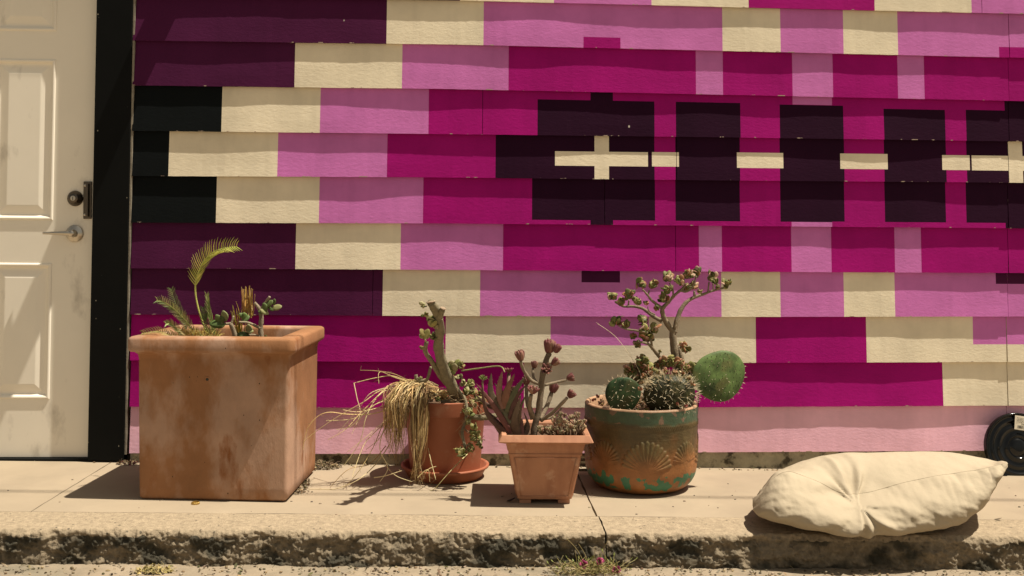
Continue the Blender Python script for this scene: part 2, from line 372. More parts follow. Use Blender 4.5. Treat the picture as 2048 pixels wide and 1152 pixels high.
def board(r, xa, xb, seed, plain=None):
    ztop = (lambda x: rowz(r-1, x)) if r > 0 else (lambda x: rowz(0, x)+.2)
    pat = PAT.get(r, [(850+random.choice([-90, 0, 120]), 'D'), (1150, 'C'), (1500, 'P'), (1900, 'M'), (E, 'C')]); ins = INS.get(r, [])
    mid = rowz(r, 0)+.05
    pyr = 480+450*(1-mid)
    pxx = lambda px: W(px, pyr, YB+.004).x
    cuts = {xa, xb}
    for p, _ in pat: cuts.add(pxx(p))
    for q in ins: cuts.add(pxx(q[0])); cuts.add(pxx(q[1]))
    cuts = sorted(c for c in cuts if xa <= c <= xb)
    xs = []
    for a, b in zip(cuts, cuts[1:]):
        if b-a < 1e-4: continue
        n = max(1, int((b-a)/.02)); xs += [lerp(a, b, i/n) for i in range(n)]
    xs.append(xb)
    # heights: fractions t from bottom(0) to top(1) of the exposure
    pz = []
    for q in ins:
        for yy in q[2:4]:
            z = W((q[0]+min(q[1], 2048))/2, yy, YB).z; xm = pxx((q[0]+min(q[1], 2048))/2)
            t = (z-rowz(r, xm))/(ztop(xm)-rowz(r, xm))
            if .02 < t < .98: pz.append(round(t, 3))
    ts = sorted(set([0, .018, .25, .5, .75, 1.0, 1.13]+pz))
    m = MB(); nx = len(xs); pts = []
    def off(x): return .0020*fn(x*1.7, seed*3.7, .5)+.0010*fn(x*5, seed*1.3, 4.5)+.0003*fn(x*40, seed, 9)
    def zz(x, t):
        jag = .0010*fn(x*25, seed*7, 2)*(1 if t == 0 else 0)
        return rowz(r, x)+(ztop(x)-rowz(r, x))*t+jag
    for t in ts:
        for x in xs:
            pts.append(Vector((x, YB+TILT*.2*t-1.6*off(x)*(1-t)+.001*fn(x*3, t*2, seed), zz(x, t))))
    b0 = len(m.v); m.v += pts
    for j in range(len(ts)-1):
        tm = (ts[j]+ts[j+1])/2
        for i in range(nx-1):
            xm = (xs[i]+xs[i+1])/2; zc = zz(xm, tm)
            k = 'D' if r < 8 else 'M'
            if plain: k = plain
            else:
                for p, kk in pat:
                    if xm < pxx(p): k = kk; break
                else: k = pat[-1][1]
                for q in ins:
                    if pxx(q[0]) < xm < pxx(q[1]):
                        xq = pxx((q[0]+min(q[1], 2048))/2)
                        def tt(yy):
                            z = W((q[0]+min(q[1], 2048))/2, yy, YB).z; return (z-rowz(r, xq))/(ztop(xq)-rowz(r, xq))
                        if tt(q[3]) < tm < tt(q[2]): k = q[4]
            q0 = b0+j*nx+i
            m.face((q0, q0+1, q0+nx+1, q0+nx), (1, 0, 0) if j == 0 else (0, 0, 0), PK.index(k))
            if j == 0: m.face_k = k
    # underside lip and ends
    bot = pts[:nx]; back = [p+Vector((0, .010, .0005)) for p in bot]
    b1 = len(m.v); m.v += back
    for i in range(nx-1): m.face((b0+i, b1+i, b1+i+1, b0+i+1), (1, 0, 0), m.m[i])
    for e in (0, nx-1):
        col = [pts[j*nx+e] for j in range(len(ts))]
        m.grid(col+[p+Vector((0, .012, 0)) for p in col], len(ts), 2, (1, 0, 0), m.m[min(e, nx-2)], flip=(e == 0))
    m.build('siding_board', paintm, wall)
for r in range(17):
    js = [W(p, 500, YB).x for p in JO.get(r, [1500-30*(r % 5)])]
    ed = [XW0]+js+[XW1]
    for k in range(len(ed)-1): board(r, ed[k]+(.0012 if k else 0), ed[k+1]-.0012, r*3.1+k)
    board(r, XL, XW0-.165*2-DOORW-.01, r*2.2+50, 'D')
mb = MB(); mb.box((XW0-.02, .012, -.2), (XW1, .05, 2.75)); mb.box((XL, .012, -.2), (XW0-.165*2-DOORW, .05, 2.75)); mb.box((XL, .052, -.2), (XW1, 3.0, 2.7))
mb.build('wall_core', M['dirt'], wall)
mb = MB(); n = 300
pts = []
for j in range(9):
    for i in range(n+1):
        x = lerp(XW0, XW1, i/n); z = lerp(gz(x)-.03, rowz(16, x)+.02, j/8); pts.append(Vector((x, -.006-.006*smooth((2-j)/3)+.003*fbm(x*14, z*20), z)))
mb.grid(pts, n+1, 9); mb.build('foundation', M['found'], wall)
mb = MB(); mb.box((XL, -.006, -.1), (XW0-.165*2-DOORW, .011, rowz(16, -3)+.02)); mb.build('foundation', M['found'], wall)

# ------------------------------------------------------------------ door and casing
cas = empty('door_frame', (XW0-.08, 0, gz(XW0)), 'black painted wooden door casing with chipped edges beside the colourful siding', 'door frame')
YC = -.024
CR0 = W(184, 450, YC); CR1 = W(256, 450, YC)
zb = gz(XW0)+.004
def quadpost(name, xa, xb, ya, yb, z0, z1, mt, parent, bev=.002, lean=0):
    m = MB(); m.box((xa, ya, z0), (xb, yb, z1))
    for v in m.v:
        v.x += lean*(v.z-1)
    return m.build(name, mt, parent, bevel=bev)
ln = .011
quadpost('casing', CR0.x, CR1.x, YC, .05, zb+.005, 2.12, M['casing'], cas, lean=ln)
quadpost('edge_bead', CR1.x+.001, CR1.x+.010, YC+.006, .04, zb+.03, 2.75, M['caulk'], cas, .001, lean=ln)
quadpost('casing', CR0.x-DOORW-.165-.01, CR0.x-DOORW-.01, YC, .05, zb+.01, 2.12, M['casing'], cas, lean=0)
mb = MB(); mb.box((CR0.x-DOORW-.175, YC, 2.123), (CR1.x+.012, .05, 2.27)); mb.build('header', M['casing'], cas, bevel=.002)
YD = YC+.040
door = empty('entry_door', (CR0.x-.45, YD, zb), 'scuffed cream moulded panel door with steel lever in the black frame', 'door')
dx1 = CR0.x-.003; dx0 = dx1-DOORW; dz0 = W(90, 914, YD).z; dz1 = 2.11
def dzp(py): return W(60, py, YD).z
prx1 = W(107, 300, YD).x; pw = .265
cols_ = [(prx1-pw, prx1), (dx0+(dx1-prx1), dx0+(dx1-prx1)+pw)]
rows_ = [(dzp(798), dzp(526)), (dzp(440), dzp(118)), (dzp(62), dzp(62)+.36)]
xs = sorted([dx0, dx1]+[c for a in cols_ for c in a]); zs = sorted([dz0, dz1]+[c for a in rows_ for c in a])
mb = MB()
def dp(x, y, z): return Vector((x+(ln*(z-1)), y, z))
for i in range(len(xs)-1):
    for j in range(len(zs)-1):
        xm, zm = (xs[i]+xs[i+1])/2, (zs[j]+zs[j+1])/2
        if any(a < xm < b for a, b in cols_) and any(a < zm < b for a, b in rows_): continue
        k = len(mb.v); mb.v += [dp(xs[i], YD, zs[j]), dp(xs[i+1], YD, zs[j]), dp(xs[i+1], YD, zs[j+1]), dp(xs[i], YD, zs[j+1])]
        mb.face((k, k+1, k+2, k+3))
for f in (lambda: mb.grid([dp(dx1, YD, dz0), dp(dx1, YD, dz1), dp(dx1, YD+.04, dz0), dp(dx1, YD+.04, dz1)], 2, 2), lambda: mb.grid([dp(dx0, YD, dz0), dp(dx1, YD, dz0), dp(dx0, YD+.04, dz0), dp(dx1, YD+.04, dz0)], 2, 2)): f()
mb.build('door_slab', M['door'], door)
for xa, xb in cols_:
    for za, zb2 in rows_:
        m = MB(); rings = [(0, 0), (.003, -.004), (.008, -.0055), (.014, -.003), (.019, .004), (.026, .0065), (.034, .006), (.062, -.001), (.066, -.0015)]
        pts = []
        for ins_, dy in rings:
            pts += [dp(xa+ins_, YD+dy, za+ins_), dp(xb-ins_, YD+dy, za+ins_), dp(xb-ins_, YD+dy, zb2-ins_), dp(xa+ins_, YD+dy, zb2-ins_)]
        m.grid(pts, 4, len(rings), wrapu=True); k = (len(rings)-1)*4; m.face((k, k+1, k+2, k+3))
        m.build('door_panel', M['door'], door)
quadpost('threshold', dx0, dx1+.01, YC+.012, .06, gz(dx0)-.01, dz0-.003, M['casing'], door, .002)
# hardware
def disc(m, c, prof, n=32):                       # prof: (radius, forward) list, forward is -y
    pts = []
    for r_, d in prof:
        for i in range(n):
            a = 2*math.pi*i/n; pts.append(Vector((c.x+r_*math.cos(a), c.y-d, c.z+r_*math.sin(a))))
    m.grid(pts, n, len(prof), wrapu=True)
c = W(151, 397, YD); m = MB(); disc(m, c, [(.034, 0), (.034, .006), (.029, .013), (.027, .020), (.021, .024), (.021, .027), (.019, .029), (.0001, .029)])
db = m.build('deadbolt', M['brass'], door, smooth=True)
m = MB(); m.box((c.x-.0016, c.y-.0305, c.z-.009), (c.x+.0016, c.y-.0285, c.z+.007)); m.build('keyhole', M['ink'], db)
m = MB(); disc(m, Vector((c.x, c.y-.0285, c.z)), [(.011, 0), (.011, .0015), (.0001, .0018)], 20); m.build('lock_cylinder', M['steel'], db)
c = W(150, 467, YD); m = MB(); disc(m, c, [(.038, 0), (.038, .006), (.036, .010), (.018, .013), (.016, .015), (.0145, .045), (.0135, .050), (.0001, .052)])
hd = m.build('lever_handle', M['steel'], door, smooth=True)
m = MB(); P = [c+Vector((0, -.040, 0)), c+Vector((-.02, -.046, .001)), c+Vector((-.06, -.048, .001)), c+Vector((-.10, -.044, 0)), c+Vector((-.122, -.038, 0))]
P = cr(P, 6); ring = []
for i, p in enumerate(P):
    t = i/(len(P)-1); h = lerp(.012, .0055, smooth(t*1.1)); d = lerp(.011, .005, t)
    for k in range(14):
        a = 2*math.pi*k/14; ring.append(p+Vector((0, d*math.cos(a), h*math.sin(a))))
b = m.grid(ring, 14, len(P), wrapu=True); m.face(tuple(b+(len(P)-1)*14+k for k in range(14)))
m.build('lever', M['steel'], hd, smooth=True)
a, b_ = W(168, 363, YD), W(185, 438, YD); m = MB(); m.box((a.x, YD-.008, b_.z), (b_.x-.002, YD-.0005, a.z)); m.box((a.x+.016, YD-.022, b_.z+.01), (a.x+.026, YD-.009, a.z-.01))
gd = m.build('latch_guard', M['brass'], door, bevel=.003)
for zz_ in (a.z-.018, b_.z+.018):
    m = MB(); disc(m, Vector((a.x+.008, YD-.008, zz_)), [(.006, 0), (.005, .003), (.0001, .0035)], 14); m.build('screw', M['steel'], gd, smooth=True)

# awning arm and cable above the picture, their shadows are what shows
p = W(314, 40, YB)
m = MB(); m.box((p.x+.10, -.55, p.z+.30), (p.x+.20, .01, p.z+.38))
for v in m.v: pass
ar = m.build('awning_arm', M['casing'], None, loc=(p.x+.15, 0, p.z+.34), bevel=.004); tag(ar, 'black awning arm jutting from the wall above the door corner, above the picture', 'awning arm')
m = MB(); P = [Vector((lerp(-9, 9, i/30), -.53-.21, 6.0+.02*math.cos(i/30*6.28))) for i in range(31)]
gline = G(700, 988)
for q in P: q.y = gline.y - 6.0*SUNV.y/SUNV.z*-1
m.tube(P, .008, n=8); tag(m.build('overhead_cable', M['cable'], loc=(0, P[0].y, 6.0)), 'thin black utility cable strung above the sidewalk, casting the faint line on it', 'cable')

exec_marker = None
# ------------------------------------------------------------------ big square planter
fl, fr = G(276, 998), G(572, 1006)
vx = Vector((fr.x-fl.x, fr.y-fl.y, 0)); wd = vx.length; ang = math.atan2(vx.y, vx.x)*.8; DEP = .50
def sq_loop(hw, hd, rc, n=5, taper=0):
    out = []
    for cx, cy, a0 in ((hw-rc, hd-rc, 0), (-hw+rc, hd-rc, 90), (-hw+rc, -hd+rc, 180), (hw-rc, -hd+rc, 270)):
        for k in range(n+1):
            a = R(a0+90*k/n); out.append((cx+rc*math.cos(a), cy+rc*math.sin(a)))
    return out
ctr = Vector((fl.x, fl.y, 0))+vx*.5+Vector((-vx.y, vx.x, 0)).normalized()*(DEP/2); ctr.z = gz(ctr.x)
planter = empty('square_planter', ctr, 'large square weathered terracotta planter with thick rolled rim, beside the door', 'planter', rz=ang)
hw, hd_ = wd/2, DEP/2
prof = [(-.012, 0), (0, .012), (.001, .05), (.004, .3), (.006, .53), (.009, .548), (.020, .558), (.029, .562), (.033, .567), (.034, .575), (.034, .606), (.031, .613), (.024, .617), (-.028, .618), (-.036, .614), (-.040, .605), (-.045, .50)]
def loft(prof, hw, hd, rc, n=8, dense=None):
    m = MB(); L_ = None; pts = []
    for o_, z in prof:
        lp = sq_loop(hw+o_, hd+o_, max(.008, rc+o_*.35), n)
        L_ = len(lp); pts += [Vector((a, b-(.015 if z > .56 else 0), z)) for a, b in lp]
    m.grid(pts, L_, len(prof), wrapu=True)
    return m, L_
m, L_ = loft(prof, hw, hd_, .016)
k = len(m.v)-L_; m.face(tuple(range(L_))[::-1])
o = m.build('body', M['terra'], smooth=True); o.parent = planter
m = MB(); n = 24; pts = []
for j in range(n+1):
    for i in range(n+1):
        x = lerp(-hw+.03, hw-.03, i/n); y = lerp(-hd_+.03, hd_-.03, j/n); pts.append(Vector((x, y, .545+.012*fbm(x*14, y*14))))
m.grid(pts, n+1, n+1); o = m.build('soil', M['soil'], smooth=True); o.parent = planter
# drainage hole in the front face
hp = W(425, 757, fl.y-.002); m = MB(); c0 = Vector((0, 0, 0))
lx = (hp.x-ctr.x)*math.cos(-ang)-(0)*math.sin(-ang)
pts = []
for r_, d in ((.013, -.0005), (.010, .0025), (.007, .0025), (.0055, .0005)):
    for i in range(20):
        a = 2*math.pi*i/20; pts.append(Vector((lx+r_*math.cos(a), -hd_-.005-d, hp.z-ctr.z+r_*math.sin(a)*.9)))
m.grid(pts, 20, 4, wrapu=True); o = m.build('hole_ring', M['terra'], smooth=True); o.parent = planter
m = MB(); pts = []
for r_, d in ((.0056, .0008), (.0001, .0008)):
    for i in range(12):
        a = 2*math.pi*i/12; pts.append(Vector((lx+r_*math.cos(a), -hd_-.005-d, hp.z-ctr.z+r_*math.sin(a)*.9)))
m.grid(pts, 12, 2, wrapu=True); o = m.build('drain_hole', M['ink'], smooth=True); o.parent = planter

# ------------------------------------------------------------------ round pots
def lathe(prof, n=72):
    m = MB(); pts = []
    for r_, z in prof:
        for i in range(n):
            a = 2*math.pi*i/n; pts.append(Vector((r_*math.cos(a), r_*math.sin(a), z)))
    m.grid(pts, n, len(prof), wrapu=True); return m
pc = Vector((W(890, 950, -.205).x, -.205, 0)); pc.z = gz(pc.x)
sa = lathe([(.0001, .0), (.150, 0), (.156, .004), (.176, .040), (.185, .043), (.186, .052), (.178, .054), (.171, .050), (.152, .012), (.0001, .010)])
o = sa.build('plant_saucer', M['plastic'], smooth=True); o.location = pc; tag(o, 'round terracotta plastic saucer under the dry grass pot', 'saucer')
pot2 = empty('round_plant_pot', pc+Vector((0, 0, .012)), 'round terracotta plastic flowerpot half hidden by drooping dry grass', 'plant pot')
o = lathe([(.0001, 0), (.140, 0), (.146, .004), (.167, .258), (.169, .262), (.176, .264), (.182, .316), (.182, .320), (.176, .323), (.171, .318), (.163, .26)]).build('body', M['plastic'], smooth=True); o.parent = pot2
o.modifiers.new('es', 'EDGE_SPLIT').split_angle = R(40)
def soil(rad, z, parent, amp=.008):
    m = MB(); n = 40; pts = [Vector((rad*j/10*math.cos(2*math.pi*i/n), rad*j/10*math.sin(2*math.pi*i/n), z+amp*fbm(rad*j/10*math.cos(2*math.pi*i/n)*20, rad*j/10*math.sin(2*math.pi*i/n)*20))) for j in range(11) for i in range(n)]
    m.grid(pts, n, 11, wrapu=True); o = m.build('soil', M['soil'], smooth=True); o.parent = parent
soil(.165, .285, pot2)

# glazed pot
gp = Vector((W(1281, 950, -.335).x, -.335, 0)); gp.z = gz(gp.x)
pot4 = empty('glazed_pot', gp, 'big round brown pot with green glaze, shell reliefs and flaking turquoise patches', 'plant pot')
RP = .232
def potr(z):
    if z < .10:
        t = z/.10; return .145+(RP*.985-.145)*math.sqrt(max(0, 1-(1-t)**2))
    return RP*(.985+.015*(z-.1)/.23)
m = MB(); na = 620; nz = 140; pts = []; cl = []
H4 = .338
def glz(a, z):
    s_ = a*RP; d = 0; g = 0; green = 0
    for fi in range(-9, 10):
        a0 = R(-3.5)+fi*R(45); da = (a-a0+math.pi) % (2*math.pi)-math.pi
        x = da*RP
        zc = .100 if fi % 2 == 0 else .128
        y = z-zc; r_ = math.hypot(x, y); ph = math.atan2(x, y)
        if abs(ph) < 1.35 and r_ > .012:
            RM = .128 if fi % 2 == 0 else .088
            RM *= (1-.12*abs(ph))
            nn = 17 if fi % 2 == 0 else 14
            c_ = abs(math.cos(ph*nn)); end = RM-.010*(1-c_)
            if r_ < end:
                v = (.0006+.0034*c_**.7*min(1, r_/.06))*min(1, (end-r_)/.006)**.5
                if v > d: d = v; green = (1 if fi % 2 == 0 else .6)*smooth((r_-.03)/.06)
    if .262 < z < .285:                           # rope band
        d = max(d, .0022*(.5+.5*math.sin(s_*2*math.pi/.0085+(z-.27)*420))*smooth((.0115-abs(z-.2735))/.004))
    if .228 < z < .262: d += .0007*math.sin(z*2*math.pi/.006)
    return d, green
for j in range(nz+1):
    z = H4*j/nz
    for i in range(na):
        a = 2*math.pi*i/na; d, gr = glz((a+math.pi/2+math.pi) % (2*math.pi)-math.pi, z)
        d += .0009*fbm(a*9, z*40, 3)
        r_ = potr(z)+d
        pts.append(Vector((r_*math.cos(a), r_*math.sin(a), z)))
        n1 = fbm(a*4, z*14, 8); n2 = fbm(a*7, z*26, 2.2)
        brown = (.27, .11, .034); olive = (.085, .058, .020); grn = (.05, .088, .048); turq = (.045, .16, .085)
        t = smooth((z-.10)/.14+n1*.35); c_ = [lerp(brown[q], olive[q], t) for q in range(3)]
        tg = smooth((z-.278)/.018+n1*.5); c_ = [lerp(c_[q], grn[q], tg*.92) for q in range(3)]
        if gr: c_ = [lerp(c_[q], (.12, .10, .035)[q], gr*.5*min(1, d/.004)) for q in range(3)]
        if .025+.012*n2 < z < .078+.02*n2 and n1+.5*n2 > -.13: c_ = list(turq)
        if tg > .5 and n2 > .35: c_ = [lerp(c_[q], (.28, .13, .09)[q], .5) for q in range(3)]
        cl.append(tuple(c_))
b = len(m.v); m.v += pts
for j in range(nz):
    for i in range(na):
        i2 = (i+1) % na; m.face((j*na+i, j*na+i2, (j+1)*na+i2, (j+1)*na+i), cl[j*na+i])
rim = []; rp = [(RP-.001, H4), (RP-.002, H4+.005), (RP-.008, H4+.008), (RP-.014, H4+.007), (RP-.018, H4+.002), (RP-.020, H4-.06)]
for r_, z in rp:
    for i in range(na):
        a = 2*math.pi*i/na; k_ = 1+.004*fn(a*3, z*3); rim.append(Vector((r_*k_*math.cos(a), r_*k_*math.sin(a), z+.0015*fn(a*6, 1))))
m.grid(rim, na, len(rp), (.40, .24, .14), wrapu=True)
m.face(tuple(range(na))[::-1], (.2, .08, .03))
o = m.build('body', M['glaze'], smooth=True); o.parent = pot4
soil(.213, H4-.035, pot4, .012)

# square plastic pot
q1, q2 = G(1040, 1013), G(1142, 1013)
W3 = .325; c3 = Vector(((W(1094, 880, -.70).x), q1.y+.142, 0)); c3.z = gz(c3.x)
pot3 = empty('square_plant_pot', c3, 'small square tapered terracotta plastic pot with wide flared lip, in front', 'plant pot', rz=R(-1.5))
H3 = .262
hb = (q2.x-q1.x)/2+.004
def hw3(z): return lerp(hb, .148, z/H3)
prof3 = [(hw3(.018)-.006, .016), (hw3(.02), .02), (hw3(.19), .188), (hw3(.19)+.004, .191), (hw3(.195)+.004, .197), (hw3(.2)+.001, .200), (hw3(.205)+.001, .206), (hw3(.21)+.004, .209), (hw3(.215)+.005, .214),
         (hw3(.235)+.006, .236), (hw3(.235)+.010, .238), (.176, .246), (.178, .249), (.166, .272), (.163, .273), (.150, .268), (.146, .262), (.140, .2)]
m = MB(); pts = []
for h_, z in prof3:
    lp = sq_loop(h_, h_, .010 if h_ < .16 else .005, 4); LL = len(lp); pts += [Vector((a, b, z)) for a, b in lp]
m.grid(pts, LL, len(prof3), wrapu=True); m.face(tuple(range(LL))[::-1])
o = m.build('body', M['plastic2'], smooth=True); o.parent = pot3; o.modifiers.new('es', 'EDGE_SPLIT').split_angle = R(28)
for sx in (-1, 1):
    for sy in (-1, 1):
        m = MB(); x0, y0 = sx*(hb-.004), sy*(hb-.004); m.box((min(x0, x0-sx*.045), min(y0, y0-sy*.03), 0), (max(x0, x0-sx*.045), max(y0, y0-sy*.03), .0155))
        o = m.build('foot', M['plastic2'], bevel=.002); o.parent = pot3
for i_, an in enumerate((0, 90, 180, 270)):        # raised frame on each face
    m = MB(); f_ = []
    for (xx, z) in ((-1, .03), (1, .03), (1, .182), (-1, .182)):
        h_ = hw3(z); f_.append(Vector((xx*(h_-.016), -(h_+.0012), z)))
    for a, b_ in zip(f_, f_[1:]+f_[:1]): m.tube([a, b_], .0022, n=6)
    rr_ = Matrix.Rotation(R(an), 3, 'Z'); m.v = [rr_ @ v for v in m.v]
    o = m.build('face_moulding', M['plastic2'], smooth=True); o.parent = pot3
m = MB(); pts = [Vector((lerp(-.145, .145, i/16), lerp(-.145, .145, j/16), .238+.008*fn(i*.9, j*.9))) for j in range(17) for i in range(17)]
m.grid(pts, 17, 17); o = m.build('soil', M['soil'], smooth=True); o.parent = pot3

# ------------------------------------------------------------------ plants
def zw(ox, oy, sc):                               # pixel of an enlarged view -> function giving a world point at depth Y
    return lambda x, y, Y: W(ox+x*sc, oy+y*sc, Y)
GREEN = [(.12, .12, .035), (.17, .16, .05), (.09, .10, .03), (.22, .20, .07)]
RED = [(.28, .12, .06), (.35, .2, .12), (.22, .10, .05)]
BARK = (.20, .155, .10)
def jit(c, a=.2): k = 1+rnd(-a, a); return tuple(max(0, v*k*(1+rnd(-.06, .06))) for v in c)
def cluster(m, c, r, pal, n=9, size=None, up_=.5):
    size = size or r*.95
    for i in range(n):
        a = i*2.4+rnd(-.3, .3); el = rnd(-.3, 1.3)
        d = Vector((math.cos(a)*math.cos(el), math.sin(a)*math.cos(el), math.sin(el)+.12)).normalized()
        nr = Vector((rnd(-.8, .8), rnd(-1.6, .3), rnd(.1, 1.1)))
        st = c+Vector((rnd(-.45, .45)*r, rnd(-.3, .3)*r, rnd(-.45, .4)*r))-d*size*.3
        s_ = size*rnd(.75, 1.15)
        m.leaf(st, d, nr, s_, s_*.84, s_*.2, jit(random.choice(pal), .3), cup=rnd(.0, .3))
def branch(m, P, r0_, r1_, col=BARK, n=9, seg=5, knots=True):
    Q = cr(P, seg); N_ = len(Q); rad = []
    for i in range(N_):
        t = i/(N_-1); rr = lerp(r0_, r1_, t)
        if knots and i % 4 == 0: rr *= 1.12
        rad.append(rr)
    m.tube(Q, rad, col, n=n, rough=.05)

# --- jade tree in the glazed pot
Z6 = zw(1140, 520, 1/4.115)
def jade_tree():
    Y0 = -.33; root = empty('jade_tree', Z6(880, 1000, Y0), 'bare branched jade tree with small reddish green leaves above the glazed pot', 'succulent')
    tb = MB(); P = lambda l, ys: [Z6(x, y, yy) for (x, y), yy in zip(l, ys)]
    def b(l, ya, yb, r0_, r1_): branch(tb, [Z6(x, y, lerp(ya, yb, i/(len(l)-1))) for i, (x, y) in enumerate(l)], r0_, r1_)
    b([(895, 1010), (890, 890), (868, 800), (850, 660), (845, 575)], Y0, Y0, .021, .0125)
    b([(905, 1000), (925, 860), (905, 760), (878, 700)], Y0-.01, Y0+.01, .013, .007)
    b([(848, 590), (790, 510), (765, 450), (762, 400), (810, 345), (860, 290), (920, 240), (950, 205)], Y0, Y0-.06, .012, .004)
    b([(858, 600), (885, 480), (930, 380), (1000, 318), (1100, 280), (1200, 245), (1290, 225)], Y0, Y0+.04, .0115, .003)
    b([(860, 560), (870, 490)], Y0-.01, Y0-.02, .007, .003)
    b([(762, 400), (720, 370), (670, 330), (640, 290), (600, 245)], Y0-.02, Y0-.08, .007, .0035)
    b([(640, 290), (655, 250)], Y0-.05, Y0-.05, .004, .003)
    b([(758, 505), (680, 460), (600, 400), (520, 382), (440, 382), (370, 345)], Y0, Y0+.05, .0085, .0035)
    b([(480, 382), (485, 330)], Y0+.04, Y0+.03, .004, .003); b([(700, 450), (650, 420), (640, 380)], Y0, Y0, .003, .002)
    b([(850, 300), (845, 240), (820, 190)], Y0-.05, Y0-.05, .004, .003); b([(905, 250), (960, 260), (1010, 220), (1040, 130)], Y0-.05, Y0-.07, .005, .003)
    b([(1025, 300), (1022, 255)], Y0, Y0, .006, .004)
    b([(1135, 265), (1145, 180)], Y0+.02, Y0+.02, .0035, .003); b([(1180, 250), (1178, 190)], Y0+.02, Y0+.02, .003, .003)
    b([(790, 850), (740, 800), (690, 740), (640, 690), (560, 672)], Y0-.02, Y0-.1, .0095, .004)
    b([(680, 735), (665, 650)], Y0-.06, Y0-.08, .006, .004); b([(640, 600), (540, 580), (460, 568), (400, 540)], Y0-.09, Y0-.06, .005, .003)
    b([(735, 800), (740, 755)], Y0-.04, Y0-.04, .002, .002)
    tb.build('trunk', M['bark'], root, smooth=True)
    lf = MB(); k = 1/4.115/484
    CL = [(350, 300, 45), (415, 345, 35), (490, 290, 60), (550, 340, 35), (625, 360, 20), (580, 200, 55), (690, 200, 45), (805, 145, 45), (900, 180, 50), (980, 120, 50), (1040, 110, 50), (1020, 210, 50), (960, 230, 30),
          (770, 310, 55), (800, 255, 40), (715, 400, 25), (1170, 140, 50), (1190, 180, 30), (1215, 225, 20), (1290, 200, 45), (1065, 260, 20), (375, 510, 50), (465, 535, 30), (600, 510, 60), (600, 590, 80), (690, 570, 45), (640, 640, 60), (520, 635, 25), (555, 700, 30),
          (740, 750, 12), (930, 710, 45), (960, 745, 40), (600, 840, 60), (620, 890, 50), (490, 900, 35), (790, 840, 60), (850, 850, 40), (950, 900, 50), (1000, 890, 40), (940, 940, 40), (520, 960, 50), (600, 970, 60), (680, 930, 50), (1000, 960, 40), (560, 900, 40), (545, 1020, 35), (640, 900, 40), (740, 870, 45), (900, 860, 40), (980, 1000, 35), (1020, 930, 35), (480, 930, 30)]
    for x, y, r_ in CL:
        yy = Y0+(-.05 if x < 1000 else .02)+rnd(-.03, .02)
        if y > 800: yy = Y0+rnd(-.08, .0)
        pal = GREEN*2+RED+[(.40, .26, .18)]
        q = 1.5 if y > 800 else 1.25; cluster(lf, Z6(x, y, yy), r_*k*1.15, pal, n=int((8+r_/5)*(1.4 if y > 800 else 1)), size=max(.012, min(r_, 34)*k*1.3*q))
    for x, y, r_ in ((610, 960, 34), (660, 935, 30), (720, 925, 34), (790, 915, 36), (860, 925, 34), (925, 935, 36), (975, 975, 34), (590, 1010, 30), (1005, 1020, 30), (575, 1060, 26)):
        cluster(lf, Z6(x, y, Y0-.205), r_*k*.9, RED+[(.40, .30, .18), (.16, .13, .05), (.10, .08, .03)], n=14, size=.013)
    lf.build('leaves', M['plant'], root, smooth=True)
jade_tree()

